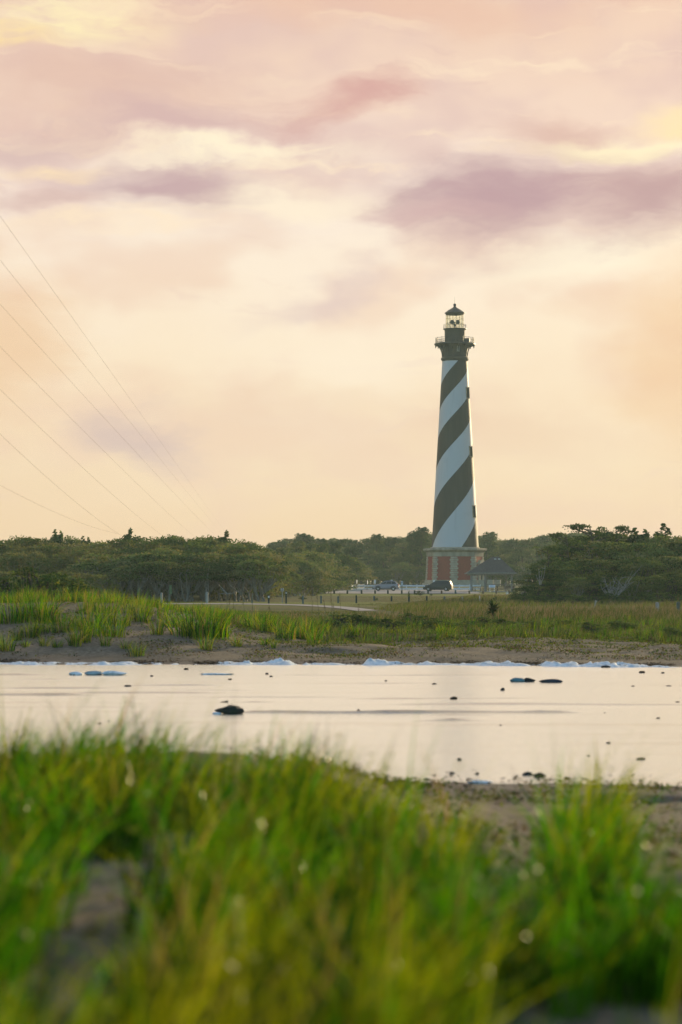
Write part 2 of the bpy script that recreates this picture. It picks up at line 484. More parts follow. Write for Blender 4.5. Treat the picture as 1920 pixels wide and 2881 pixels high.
# ------------------------------------------------------------------ water
def water_mat():
    m, t, out = new_mat("pond_water")
    co = t.new('ShaderNodeTexCoord').outputs['Object']
    n1 = t.noise(t.mapping(co, (.55, 2.6, 1)), 1.0, 5, .6)
    n2 = t.noise(t.mapping(co, (3.0, 9.0, 1)), 1.0, 3, .5)
    h = t.m('ADD', n1, t.m('MULTIPLY', n2, .35))
    st = t.new('ShaderNodeAttribute', attribute_name='ripple_shade').outputs['Fac']
    streaks = t.noise(t.mapping(co, (.05, .55, 1)), 1.0, 5, .6)
    fine_ = t.noise(t.mapping(co, (.35, 2.2, 1)), 1.0, 4, .65)
    col = t.mix(t.mapr(streaks, .52, .68, 0, .30), (.94, .945, .84, 1), (.66, .60, .48, 1))  # long brownish streaks mixed into the base colour
    col = t.mix(t.mapr(fine_, .56, .72, 0, .22), col, (.62, .55, .46, 1))
    col = t.mix(st, col, (.20, .18, .17, 1))  # dark reflection of the ripple fronts, painted into the base colour
    p = pbsdf(t, col, .22, .5, .72, bump(t, h, 1.0, .075))
    p.inputs['IOR'].default_value = 1.36
    t.l.new(p.outputs[0], out.inputs[0])
    return m
wy_ = np.concatenate([np.arange(22, 40, .2), np.arange(40, 80.5, .07)])
wx_ = np.linspace(-1, 1, 121)
WX = wx_[None, :] * (6 + .42 * wy_)[:, None]; WY = np.repeat(wy_[:, None], len(wx_), 1)
WZ = np.zeros_like(WX); RSHADE = np.zeros_like(WX)
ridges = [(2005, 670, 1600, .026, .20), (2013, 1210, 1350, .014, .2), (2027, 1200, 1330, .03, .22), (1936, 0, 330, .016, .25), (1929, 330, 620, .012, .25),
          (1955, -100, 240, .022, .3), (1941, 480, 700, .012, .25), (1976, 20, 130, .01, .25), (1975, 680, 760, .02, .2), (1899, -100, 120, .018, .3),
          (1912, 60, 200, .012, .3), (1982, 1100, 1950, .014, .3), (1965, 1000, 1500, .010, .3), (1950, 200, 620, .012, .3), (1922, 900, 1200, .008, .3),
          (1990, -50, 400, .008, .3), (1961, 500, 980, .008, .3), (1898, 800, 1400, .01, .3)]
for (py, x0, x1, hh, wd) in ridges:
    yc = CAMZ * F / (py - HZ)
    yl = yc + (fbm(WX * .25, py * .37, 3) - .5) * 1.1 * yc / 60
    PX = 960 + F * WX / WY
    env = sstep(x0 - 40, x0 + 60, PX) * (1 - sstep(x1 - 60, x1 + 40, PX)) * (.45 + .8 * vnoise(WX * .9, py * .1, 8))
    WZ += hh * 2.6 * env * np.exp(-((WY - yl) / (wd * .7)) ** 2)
    RSHADE = np.maximum(RSHADE, min(1, hh * 34) * env * np.exp(-((WY - yl) / (wd * 1.25 * yc / 48)) ** 4))  # mask for the dark tone painted along each ripple ridge
WZ += (fbm(WX * .12, WY * .5, 77) - .5) * .012
I = np.arange(WX.size).reshape(WX.shape)
Q = np.stack([I[:-1, :-1], I[:-1, 1:], I[1:, 1:], I[1:, :-1]], -1).reshape(-1, 4)
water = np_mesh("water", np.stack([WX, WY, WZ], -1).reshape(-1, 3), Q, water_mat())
rshade_at = water.data.attributes.new('ripple_shade', 'FLOAT', 'POINT'); rshade_at.data.foreach_set('value', np.ascontiguousarray(np.clip(RSHADE * .8, 0, .9), np.float32).ravel())
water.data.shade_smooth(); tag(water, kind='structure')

# ------------------------------------------------------------------ road and car park
asph = simple("pale_asphalt", (.33, .315, .31), (.25, .24, .235), 1.2, .95, .05, bstr=.1)
conc = simple("concrete", (.42, .39, .34), (.31, .29, .26), 1.5, .9, .2)
def sheet(name, outline, mat, lift=.012, nx=40, ny=8):
    """outline: list of (left edge pt, right edge pt) pairs in plan, draped on the ground"""
    vs = []
    for (a, b) in outline:
        for k in range(ny + 1):
            f = k / ny; x = a[0] + (b[0] - a[0]) * f; y = a[1] + (b[1] - a[1]) * f
            vs.append((x, y, zg1(x, y) + lift))
    n = len(outline)
    fs = [(i * (ny + 1) + k, i * (ny + 1) + k + 1, (i + 1) * (ny + 1) + k + 1, (i + 1) * (ny + 1) + k) for i in range(n - 1) for k in range(ny)]
    m = MB(); m.add(vs, fs); o = m.build(name, mat, smooth=True); return tag(o, kind='structure')
# the road sweeps in from the left and bends round in front of the grass
edge_far = []
for px, py in ((-500, 1700), (0, 1700), (400, 1698), (560, 1697), (720, 1698), (860, 1701), (950, 1705), (1010, 1709), (1064, 1714)):
    d = CAMZ - .87; r_ = ray(px, py); d = d / (-r_.z / r_.y); edge_far.append((xpx(px, d), d))
outl = []
for i, (x, y) in enumerate(edge_far):
    f = i / (len(edge_far) - 1)
    outl.append(((x, y), (x - 1.2 * f - .2, y - 14 + 12 * f)))
def refine(o, k=6):
    r_ = []
    for (a, b), (c, d) in zip(o[:-1], o[1:]):
        for i in range(k):
            f = i / k; r_.append(((a[0] + (c[0] - a[0]) * f, a[1] + (c[1] - a[1]) * f), (b[0] + (d[0] - b[0]) * f, b[1] + (d[1] - b[1]) * f)))
    return r_ + [o[-1]]
sheet("road", refine(outl), asph, .03)
lot_l, lot_r = xpx(1000, 385), xpx(1335, 385)
sheet("car_park", refine([((lot_l - 26, 376), (lot_l - 26, 379)), ((lot_l - 4, 376), (lot_l - 4, 388)), ((lot_l, 374), (lot_l, 416)), ((lot_r + .5, 374), (lot_r + .5, 416))], 10), asph, .03, ny=14)

# ------------------------------------------------------------------ lighthouse
LD = 517.0
LX = xpx(1281, LD); LZ0 = 1.7
PXM = LD / F                      # metres per source pixel there
def lz(py): return zpx(py, LD) - LZ0
def lighthouse():
    root = thing("lighthouse", (LX, LD, LZ0), "tall lighthouse with black and white spiral bands on an octagonal brick and stone base", "lighthouse")
    # --- banded shaft material
    m, t, out = new_mat("spiral_paint")
    co = t.new('ShaderNodeTexCoord').outputs['Object']
    s = t.new('ShaderNodeSeparateXYZ'); t.l.new(co, s.inputs[0])
    yy = t.m('SUBTRACT', HZ, t.m('DIVIDE', t.m('SUBTRACT', s.outputs[2], CAMZ - LZ0), PXM * 1.0022))
    tv = t.m('SUBTRACT', yy, 1025.7)
    n = t.m('ADD', t.m('MULTIPLY', tv, .01571), t.m('MULTIPLY', t.m('MULTIPLY', tv, tv), -8.42e-6))
    th = t.m('DIVIDE', t.m('ARCTAN2', s.outputs[0], t.m('MULTIPLY', s.outputs[1], -1.0)), math.pi / 2)
    ph = t.m('FLOORED_MODULO', t.m('ADD', n, th), 2.0)
    isb = t.m('LESS_THAN', ph, 1.0)
    streakn = t.noise(t.mapping(co, (1.4, 1.4, .09)), 1.0, 5, .6)
    patch = t.noise(co, .35, 4, .6)
    white = t.mix(t.mapr(streakn, .5, .75, 0, .45), (.52, .52, .52, 1), (.40, .40, .39, 1))
    white = t.mix(t.mapr(patch, .55, .75, 0, .25), white, (.42, .43, .42, 1))
    rust = t.mapr(t.noise(t.mapping(co, (2.2, 2.2, .25)), 1.0, 3), .64, .74, 0, .5)
    white = t.mix(t.m('MULTIPLY', rust, t.mapr(s.outputs[2], 44, 48.5)), white, (.42, .33, .20, 1))
    black = t.mix(t.mapr(streakn, .4, .7, 0, .6), (.018, .019, .018, 1), (.036, .035, .031, 1))
    col = t.mix(isb, white, black)
    br = t.new('ShaderNodeTexBrick'); br.inputs['Scale'].default_value = 1.0; br.inputs['Brick Width'].default_value = .5
    br.inputs['Row Height'].default_value = .16; br.inputs['Mortar Size'].default_value = .012
    t.put(br.inputs['Vector'], t.xyz(t.m('MULTIPLY', th, 6.0), s.outputs[2], 0.0))
    p = pbsdf(t, col, .62, .3, 0, bump(t, t.m('ADD', t.m('MULTIPLY', br.outputs['Fac'], -.4), streakn), .25, .03))
    t.l.new(p.outputs[0], out.inputs[0])
    z_a, z_b = lz(1543), lz(1014)
    r_a, r_b = 66.3 * PXM, 35.4 * PXM
    mb = MB()
    prof = []
    for k in range(41):
        f = k / 40; prof.append((r_a + (r_b - r_a) * f, z_a + (z_b - z_a) * f))
    mb.lathe(prof, 72); mb.build("tower_shaft", m, root, smooth=True)
    black = simple("black_iron", (.035, .035, .032), (.022, .022, .022), 1.5, .5, .4)
    blackp = simple("black_brick_paint", (.04, .038, .033), (.027, .027, .024), .9, .65, .3)
    stone = simple("granite", (.46, .385, .275), (.29, .245, .175), 1.1, .85, .25, bstr=.4)
    stone_d = simple("stained_granite", (.43, .36, .26), (.20, .17, .125), .8, .85, .25, bstr=.4, stretch=(1, 1, .3))
    # brick panels
    mbk, t, out = new_mat("red_brick")
    co = t.new('ShaderNodeTexCoord').outputs['Object']
    nz = t.noise(co, 3.0, 5); nl = t.noise(co, .5, 3)
    col = t.ramp(t.m('ADD', t.m('MULTIPLY', nz, .5), t.m('MULTIPLY', nl, .5)), [(.35, (.23, .046, .032)), (.65, (.33, .066, .046))])
    s = t.new('ShaderNodeSeparateXYZ'); t.l.new(co, s.inputs[0])
    wv = t.m('FRACT', t.m('MULTIPLY', s.outputs[2], 6.0))
    p = pbsdf(t, col, .8, .2, 0, bump(t, t.m('ADD', nz, t.m('LESS_THAN', wv, .15)), .3, .02)); t.l.new(p.outputs[0], out.inputs[0])
    off = R(-90 - 5)
    A = 2 * math.pi / 8
    zb, zt = lz(1632), lz(1566)
    Rb, Rt = 82.5 * PXM, 79.5 * PXM
    mb = MB(); mb.lathe([(Rb, zb), (Rt, zt)], 8, off); mb.build("brick_base", mbk, root)
    # quoins up each corner
    qc = MB()
    for k in range(8):
        a = off + k * A
        qm = MB()
        for c in range(11):
            f0 = c / 11; f1 = (c + .86) / 11
            z0 = zb + (zt - zb) * f0; z1 = zb + (zt - zb) * f1
            L = .34 if c % 2 else .27
            for (za, fa) in ((z0, f0),):
                rr = Rb + (Rt - Rb) * (f0 + f1) / 2 + .09
                V0 = Vector((rr * math.cos(a), rr * math.sin(a)))
                Pm = Vector((rr * math.cos(a - A), rr * math.sin(a - A))); Pp = Vector((rr * math.cos(a + A), rr * math.sin(a + A)))
                w = L * 1.0
                p1 = V0 + (Pm - V0).normalized() * (w * 2.9); p2 = V0 + (Pp - V0).normalized() * (w * 2.9)
                inn = V0 * .93
                qm.prism([tuple(V0), tuple(p2), tuple(p2 * .95), tuple(inn), tuple(p1 * .95), tuple(p1)], 'z', z0, z1)
        qm.build("quoin_column", stone, root)
    # entablature and cornice
    mb = MB(); mb.lathe([(Rt + .05, zt), (Rt + .10, zt + .9)], 8, off); mb.build("entablature", stone_d, root)
    mb = MB()
    mb.lathe([(Rt + .16, zt + .92), (Rt + .45, zt + 1.12), (Rt + .72, zt + 1.28), (Rt + .80, zt + 1.34), (Rt + .80, zt + 1.66), (Rt + .55, zt + 1.74), (r_a + .3, zt + 1.80)], 8, off)
    mb.build("cornice", stone_d, root)
    mb = MB(); mb.ring(r_a + .12, z_a + .1, .16, 48, 6); mb.build("shaft_foot_ring", stone, root, smooth=True)
    # plinth courses
    z3 = lz(1632)
    mb = MB()
    mb.lathe([(Rb + .30, z3 - .62), (Rb + .28, z3)], 8, off); mb.lathe([(Rb + .78, z3 - 1.14), (Rb + .75, z3 - .60)], 8, off); mb.lathe([(Rb + 1.2, -1.2), (Rb + 1.18, z3 - 1.12)], 8, off)
    mb.build("plinth", stone, root)
    # entrance: face turned to the right, with door surround and steps
    a = off + A * 1.5 + A
    a = R(-90 + 62.5)
    ap = Rb * math.cos(A / 2)
    rot = Matrix.Rotation(a, 3, 'Z')
    mb = MB()
    def on(r_, s_, z_): return rot @ Vector((r_, s_, z_))
    for s_ in (-.95, .95): mb.box(on(ap + .25, s_, zb + 1.75), (.5, .38, 3.5), a)
    mb.box(on(ap + .3, 0, zb + 3.62), (.75, 2.7, .35), a); mb.box(on(ap + .3, 0, zb + 4.0), (.6, 1.9, .42), a)
    d = mb.build("door_surround", stone, root)
    mb = MB(); mb.box(on(ap + .06, 0, zb + 1.45), (.18, 1.5, 2.9), a); mb.build("door", black, root)
    mb = MB()
    for k in range(7):
        mb.box(on(ap + 1.2 + k * .42, 0, (zb - .24 * k) / 2 - .3), (.44, 3.0, zb - .24 * k + .6), a)
    mb.build("entrance_steps", stone, root)
    mb = MB()
    for s_ in (-1.85, 1.85):
        mb.box(on(ap + 2.3, s_, zb / 2 - .3), (3.3, .6, zb + .7), a)
    mb.build("step_wall", stone, root)
    # windows up the right flank
    for (py0, py1, ang) in ((1093, 1121, 59.5), (1259, 1286, 59.5), (1425, 1456, 59)):
        z0, z1 = lz(py1), lz(py0); zc = (z0 + z1) / 2
        r_ = r_a + (r_b - r_a) * (zc - z_a) / (z_b - z_a)
        aa = R(-90 + ang); rt = Matrix.Rotation(aa, 3, 'Z') @ Matrix.Rotation(math.atan((r_a - r_b) / (z_b - z_a)) * -1, 3, 'Y')
        c = Vector((r_ * math.cos(aa), r_ * math.sin(aa), zc))
        fm = MB(); h = z1 - z0
        for s_ in (-.62, .62): fm.box(c + rt @ Vector((-.01, s_, 0)), (.18, .14, h), rt)
        fm.box(c + rt @ Vector((.03, 0, h / 2 + .1)), (.24, 1.4, .2), rt); fm.box(c + rt @ Vector((.02, 0, -h / 2 - .07)), (.22, 1.3, .14), rt)
        fr = fm.build("window", stone, root)
        pm = MB(); pm.box(c + rt @ Vector((-.03, 0, 0)), (.2, 1.09, h * .99), rt); pm.build("pane", simple("window_void", (.012, .016, .016), None, 2, .95, .02, bstr=0), fr)
    # --- gallery and watch room
    zc = lz(1012)
    mb = MB(); mb.lathe([(r_b + .02, lz(1017)), (r_b + .28, lz(1012)), (r_b + .30, lz(1008)), (r_b + .05, lz(1005))], 56); mb.build("collar", black, root, smooth=True)
    mb = MB(); mb.lathe([(r_b + .02, lz(1007)), (r_b + .05, lz(985)), (r_b + .35, lz(969))], 40); mb.build("watch_room", blackp, root, smooth=True)
    gz = lz(968.5); gr = 58 * PXM
    mb = MB(); mb.lathe([(gr - .25, gz - .25), (gr, gz - .15), (gr, gz + .1), (gr - .1, gz + .16)], 48); mb.build("gallery_deck", black, root)
    for k in range(16):
        aa = 2 * math.pi * (k + .5) / 16
        rt = Matrix.Rotation(aa, 3, 'Z')
        P = lambda r_, z_: rt @ Vector((r_, 0, z_))
        bm = MB()
        r1, r2 = r_b + .05, gr - .25
        z0, z1 = lz(1004), gz - .25
        pts = []
        for i in range(8):
            f = i / 7; pts.append(P(r1 + (r2 - r1) * (1 - math.cos(f * math.pi / 2)) , z0 + (z1 - z0) * math.sin(f * math.pi / 2)))
        bm.tube(pts, .085, 5); bm.tube([P(r1, z1 - .08), P(r2 + .1, z1 - .08)], .1, 5)
        for f in (.35, .6, .85):
            i = int(f * 7); bm.tube([pts[i], P(r1 + (r2 - r1) * f * .8, z1 - .1)], .08, 4)
        bm.tube([P(r2, z1), P(r2 + .02, z1 - .55)], [.13, .06], 5)
        bm.build("gallery_bracket", black, root)
    mb = MB()
    rr = gr - .32
    for h in (1.28, .85, .42): mb.ring(rr, gz + h, .035, 48, 5)
    for k in range(16):
        aa = 2 * math.pi * k / 16; mb.tube([(rr * math.cos(aa), rr * math.sin(aa), gz), (rr * math.cos(aa), rr * math.sin(aa), gz + 1.42)], .06, 5)
    for k in range(64):
        aa = 2 * math.pi * k / 64; mb.tube([(rr * math.cos(aa), rr * math.sin(aa), gz), (rr * math.cos(aa), rr * math.sin(aa), gz + 1.28)], .018, 4)
    mb.build("gallery_railing", black, root)
    # service-room drum, upper gallery
    dz = lz(926); dr = 28.7 * PXM
    mb = MB(); mb.lathe([(dr, gz + .1), (dr, dz - .35), (dr + .12, dz - .1)], 40); mb.build("lantern_drum", blackp, root, smooth=True)
    wm = MB(); wa = R(-90 + 12); rt = Matrix.Rotation(wa, 3, 'Z')
    wm.box(rt @ Vector((r_b + .13, 0, lz(984))), (.18, .5, 1.25), wa); wm.build("gallery_window", simple("pale_pane", (.30, .30, .28), None, 2, .3, .5), root)
    hm = MB(); hm.box(Matrix.Rotation(R(-90 + 75), 3, 'Z') @ Vector((dr + .5, 0, gz + .65)), (1.0, 1.1, 1.1), R(-90 + 75)); hm.build("gallery_hatch", black, root)
    gr2 = 33.0 * PXM
    mb = MB(); mb.lathe([(dr + .05, dz - .18), (gr2, dz - .05), (gr2, dz + .08), (dr - .3, dz + .14)], 40); mb.build("upper_gallery_deck", black, root)
    mb = MB(); rr = gr2 - .1
    for h in (.95, .78): mb.ring(rr, dz + h, .026, 40, 5)
    for k in range(20):
        aa = 2 * math.pi * k / 20; mb.tube([(rr * math.cos(aa), rr * math.sin(aa), dz), (rr * math.cos(aa), rr * math.sin(aa), dz + .97)], .022, 4)
    mb.build("upper_railing", black, root)
    # lantern room
    gl = 24.8 * PXM; zt2 = lz(884)
    mb = MB()
    for k in range(16):
        aa = 2 * math.pi * k / 16 + .1; mb.tube([(gl * math.cos(aa), gl * math.sin(aa), dz), (gl * math.cos(aa), gl * math.sin(aa), zt2)], .045, 5)
    for h in (.0, .36, .68, 1.0): mb.ring(gl, dz + .1 + (zt2 - dz - .15) * h, .04, 32, 5)
    mul = mb.build("lantern_glazing_bars", black, root)
    mb = MB(); mb.lathe([(gl - .05, dz + .1), (gl - .05, zt2)], 32, cap=False); mb.build("lantern_glass", clear_glass, root, smooth=True)
    cr = 29 * PXM
    mb = MB(); mb.lathe([(gl + .05, zt2 - .12), (gl + .12, zt2 + .12), (cr, lz(881.5)), (cr, lz(880.5)), (cr * .62, lz(872.5)), (cr * .2, lz(865.5)), (5.0 * PXM, lz(864.5)), (3.2 * PXM, lz(862))], 16)
    rf = mb.build("lantern_roof", black, root)
    mb = MB(); zc = lz(858); rb = 4.3 * PXM
    mb.lathe([(rb * .8, lz(864.5)), (rb * .62, lz(862.5))] + [(rb * math.cos(f), zc + rb * math.sin(f)) for f in np.linspace(-.9, 1.5, 9)], 16); mb.build("ventilator_ball", black, rf, smooth=True)
    mb = MB(); mb.tube([(0, 0, lz(854)), (0, 0, lz(836))], [.045, .02], 5); mb.build("lightning_rod", black, rf)
    # rotating twin beacon
    mb = MB(); mb.lathe([(.2, dz + .1), (.12, dz + .6), (.26, dz + .65), (.26, dz + 1.1), (.08, dz + 1.15), (.08, dz + 1.45)], 12)
    mb.box((0, 0, dz + 1.5), (1.4, .2, .08)); mb.build("beacon_pedestal", black, root)
    for s_, ry in ((-.60, .35), (.62, 0)):
        mb = MB(); prof = [(.1, -.42), (.36, -.3), (.48, .0), (.48, .2), (.34, .26)]
        mb.lathe([(a_, b_) for a_, b_ in prof], 18)
        o = mb.build("beacon_lamp", simple("lamp_housing", (.05, .06, .06), None, 2, .4, .5), root, smooth=True)
        o.location = (s_, 0, lz(906.5)); o.rotation_euler = (R(90), 0, ry)
    mb = MB(); mb.lathe([(.55, zt2 + .0), (.45, zt2 - .2), (.2, zt2 - .34), (.1, zt2 - .36)], 12); o = mb.build("ceiling_vent", black, root, smooth=True); o.location = (.25, 0, 0)
    return root
m, t, out = new_mat("dark_glass")
p = pbsdf(t, t.ramp(t.noise(t.new('ShaderNodeTexCoord').outputs['Object'], 1.5, 3), [(.3, (.012, .014, .016)), (.7, (.03, .034, .036))]), .5, .4); t.l.new(p.outputs[0], out.inputs[0]); dark_glass = m
m, t, out = new_mat("clear_glass")
tr = t.new('ShaderNodeBsdfTransparent'); tr.inputs[0].default_value = (.96, .96, .88, 1)
gs = t.new('ShaderNodeBsdfGlossy'); gs.inputs['Roughness'].default_value = .03
fz = t.new('ShaderNodeFresnel'); fz.inputs[0].default_value = 1.4
mx = t.new('ShaderNodeMixShader'); t.l.new(t.m('MULTIPLY', fz.outputs[0], .25), mx.inputs[0]); t.l.new(tr.outputs[0], mx.inputs[1]); t.l.new(gs.outputs[0], mx.inputs[2])
t.l.new(mx.outputs[0], out.inputs[0]); clear_glass = m
lighthouse()

# ------------------------------------------------------------------ cars
tyre_m = simple("tyre_rubber", (.02, .02, .02), (.013, .013, .013), 8, .85, .2)
rim_m = simple("alloy", (.55, .55, .56), (.42, .42, .43), 6, .3, .5, .8, bstr=0)
plastic_m = simple("dark_plastic", (.03, .03, .032), (.02, .02, .022), 6, .6, .3)
red_l = simple("tail_lamp_lens", (.35, .02, .015), (.25, .012, .01), 6, .2, .5, bstr=0)
clear_l = simple("head_lamp_lens", (.6, .62, .62), (.45, .47, .48), 6, .15, .6, bstr=0)
plate_m = simple("plate", (.6, .6, .56), (.5, .5, .47), 9, .5, .3)
def paint(name, a, metal=.5):
    m, t, out = new_mat(name)
    co = t.new('ShaderNodeTexCoord').outputs['Object']
    nz = t.noise(co, 1.2, 4)
    p = pbsdf(t, t.ramp(nz, [(.3, tuple(q * .85 for q in a)), (.7, a)]), t.mapr(nz, .3, .7, .50, .6), .25, metal)
    p.inputs['Coat Weight'].default_value = .1; p.inputs['Coat Roughness'].default_value = .35
    t.l.new(p.outputs[0], out.inputs[0]); return m
def car(name, loc, rz, label, body_m, L=4.45, H=1.68, van=False):
    """nose towards +x"""
    root = thing(name, loc, label, "car", "cars in the lighthouse car park", rz)
    h = L / 2
    # lower body: cross-sections nose to tail -> (x, half width, bottom, shoulder z)
    st = [(h, .62, .42, .66), (h - .06, .74, .30, .80), (h - .22, .83, .24, .90), (h - .6, .89, .22, .97), (h - 1.05, .91, .22, 1.03), (h - 1.35, .915, .22, 1.06),
          (0, .92, .22, 1.07), (-h + 1.1, .92, .22, 1.10), (-h + .5, .905, .24, 1.12), (-h + .16, .86, .28, 1.12), (-h + .03, .80, .36, 1.05), (-h, .72, .44, .94)]
    mb = MB(); rings = []
    for (x, w, zb, zs) in st:
        rings.append([(x, -w * .86, zb), (x, -w * .97, zb + .12), (x, -w, (zb + zs) / 2), (x, -w * .97, zs - .12), (x, -w * .86, zs), (x, 0, zs + .035),
                      (x, w * .86, zs), (x, w * .97, zs - .12), (x, w, (zb + zs) / 2), (x, w * .97, zb + .12), (x, w * .86, zb)])
    n = len(rings[0])
    fs = [(i * n + k, i * n + (k + 1) % n, (i + 1) * n + (k + 1) % n, (i + 1) * n + k) for i in range(len(rings) - 1) for k in range(n)]
    fs += [tuple(range(n))[::-1], tuple((len(rings) - 1) * n + k for k in range(n))]
    mb.add([q for r_ in rings for q in r_], fs)
    # roof shell and pillars
    base = [(h - 1.12, .80), (.55, .83), (-.5, .84), (-h + .9, .83), (-h + .10, .76)]
    top = [(h - 1.95, .58), (.05, .63), (-.6, .64), (-h + (.75 if van else 1.0), .62), (-h + (.34 if van else .52), .56)]
    zb_, zt_ = 1.04, H
    zts = [H - .10, H - .02, H, H - (.02 if van else .04), H - (.06 if van else .13)]
    vs = []; n = len(base)
    for (x, w) in base: vs += [(x, -w, zb_), (x, w, zb_)]
    for (x, w), z in zip(top, zts): vs += [(x, -w, z), (x, w, z)]
    fs = []
    for i in range(n - 1):
        a, b = 2 * i, 2 * i + 2; T = 2 * n
        fs += [(a, b, T + b, T + a), (a + 1, T + a + 1, T + b + 1, b + 1), (T + a, T + b, T + b + 1, T + a + 1)]
    fs += [(0, 2 * n, 2 * n + 1, 1), (2 * n - 2, 2 * n - 1, 4 * n - 1, 4 * n - 2)]
    mb.add(vs, fs)
    body = mb.build("body", body_m, root, smooth=True)
    # glazing, set a little proud of the shell
    def lerp(a, b, f): return a + (b - a) * f
    ui = list(range(n))
    def P(u, f, s_):
        I_ = lambda arr: float(np.interp(u, ui, arr))
        return Vector((lerp(I_([q[0] for q in base]), I_([q[0] for q in top]), f), s_ * (lerp(I_([q[1] for q in base]), I_([q[1] for q in top]), f) + .022), lerp(zb_, I_(zts), f)))
    for s_ in (-1, 1):
        for u0, u1 in ((.2, 1.45), (1.53, 2.55), (2.63, 3.62)):
            q = [P(u0, .12, s_), P(u1, .12, s_), P(u1, .84, s_), P(u0, .84, s_)]
            wv = MB(); off = Vector((0, -s_ * .05, 0))
            wv.add([*q, *[v + off for v in q]], [(0, 1, 2, 3), (7, 6, 5, 4), (0, 4, 5, 1), (1, 5, 6, 2), (2, 6, 7, 3), (3, 7, 4, 0)])
            wv.build("side_window", dark_glass, root)
    def panel(nm, i, T_off, mat):
        a, b = (0, 0) if i == 0 else (-1, -1)
        bx, bw = base[a]; tx, tw = top[a]
        zt__ = zts[a]
        sgn = 1 if i == 0 else -1
        q = []
        for f, e in ((.1, -1), (.1, 1), (.9, 1), (.9, -1)):
            q.append(Vector((lerp(bx, tx, f) + sgn * .012, e * (lerp(bw, tw, f) - .07), lerp(zb_, zt__, f) + .01)))
        off = Vector((-sgn * .03, 0, -.01))
        wv = MB(); wv.add([*q, *[v + off for v in q]], [(0, 1, 2, 3), (7, 6, 5, 4), (0, 4, 5, 1), (1, 5, 6, 2), (2, 6, 7, 3), (3, 7, 4, 0)])
        wv.build(nm, mat, root)
    panel("windscreen", 0, 0, dark_glass); panel("tailgate_window", 1, 0, dark_glass)
    # sills, arches, bumpers
    mb = MB()
    mb.box((0, 0, .28), (L - 1.9, 1.78, .16)); mb.box((h - .14, 0, .40), (.3, 1.5, .22)); mb.box((-h + .14, 0, .46), (.3, 1.58, .26))
    mb.build("sill_trim", plastic_m, root)
    wr = .345
    for x in (h - .92, -h + .92):
        for s in (-1, 1):
            am = MB(); pts = [Vector((x + .43 * math.cos(f), s * .915, wr + .43 * math.sin(f))) for f in np.linspace(-.15, math.pi + .15, 12)]
            am.tube(pts, .04, 5); am.build("wheel_arch", plastic_m, root)
            wm = MB(); wm.lathe([(wr * .6, -.11), (wr * .96, -.11), (wr, -.07), (wr, .07), (wr * .96, .11), (wr * .6, .11)], 24)
            w = wm.build("wheel", tyre_m, root, smooth=True); w.location = (x, s * .84, wr); w.rotation_euler = (R(90), 0, 0)
            rm = MB(); rm.lathe([(wr * .62, -.09), (wr * .62, .09)], 20)
            for k in range(5):
                aa = 2 * math.pi * k / 5; rm.box((math.cos(aa) * wr * .33, math.sin(aa) * wr * .33, 0), (wr * .62, .07, .235), aa)
            rm.lathe([(.07, -.13), (.07, .13)], 10); rm.build("rim", rim_m, w)
    for s in (-1, 1):
        mb = MB(); mb.box((h - .24, s * .68, .80), (.34, .26, .15), Matrix.Rotation(-s * .35, 3, 'Z')); mb.build("headlight", clear_l, root)
        mb = MB(); mb.box((-h + .13, s * .755, .98), (.2, .2, .26), Matrix.Rotation(s * .3, 3, 'Z')); mb.build("tail_light", red_l, root)
        mb = MB(); mb.box((h - 1.35, s * .98, 1.10), (.16, .2, .13)); mb.tube([(h - 1.35, s * .86, 1.07), (h - 1.35, s * .95, 1.08)], .03, 5); mb.build("wing_mirror", body_m, root)
        for x in (.12, -.78):
            mb = MB(); mb.box((x, s * .925, .93), (.18, .03, .035)); mb.build("door_handle", body_m, root)
        mb = MB(); mb.tube([(h - 2.1, s * .56, H - .0), (-h + 1.0, s * .56, H - .0)], .022, 5)
        for x in (h - 2.1, -.2, -h + 1.0): mb.box((x, s * .56, H - .03), (.08, .05, .06))
        mb.build("roof_rail", plastic_m, root)
    mb = MB(); mb.box((-h - .005, 0, .78), (.03, .50, .14)); mb.build("number_plate", plate_m, root)
    mb = MB(); mb.box((h + .0, 0, .60), (.05, .8, .14)); mb.build("grille", plastic_m, root)
    return root
Yc = 398.0
cx = xpx(1086, Yc); car("parked_car", (cx, Yc, zg1(cx, Yc) + .035), R(180 - 3), "silver grey compact suv parked in front of the white fence", paint("silver_paint", (.33, .30, .30), .25), 4.35, 1.66)
cx = xpx(1233, Yc - 3); car("parked_car", (cx, Yc - 3, zg1(cx, Yc - 3) + .035), R(180 - 13), "dark green black people carrier parked in front of the lighthouse base", paint("dark_paint", (.042, .050, .047), .1), 4.75, 1.70, True)

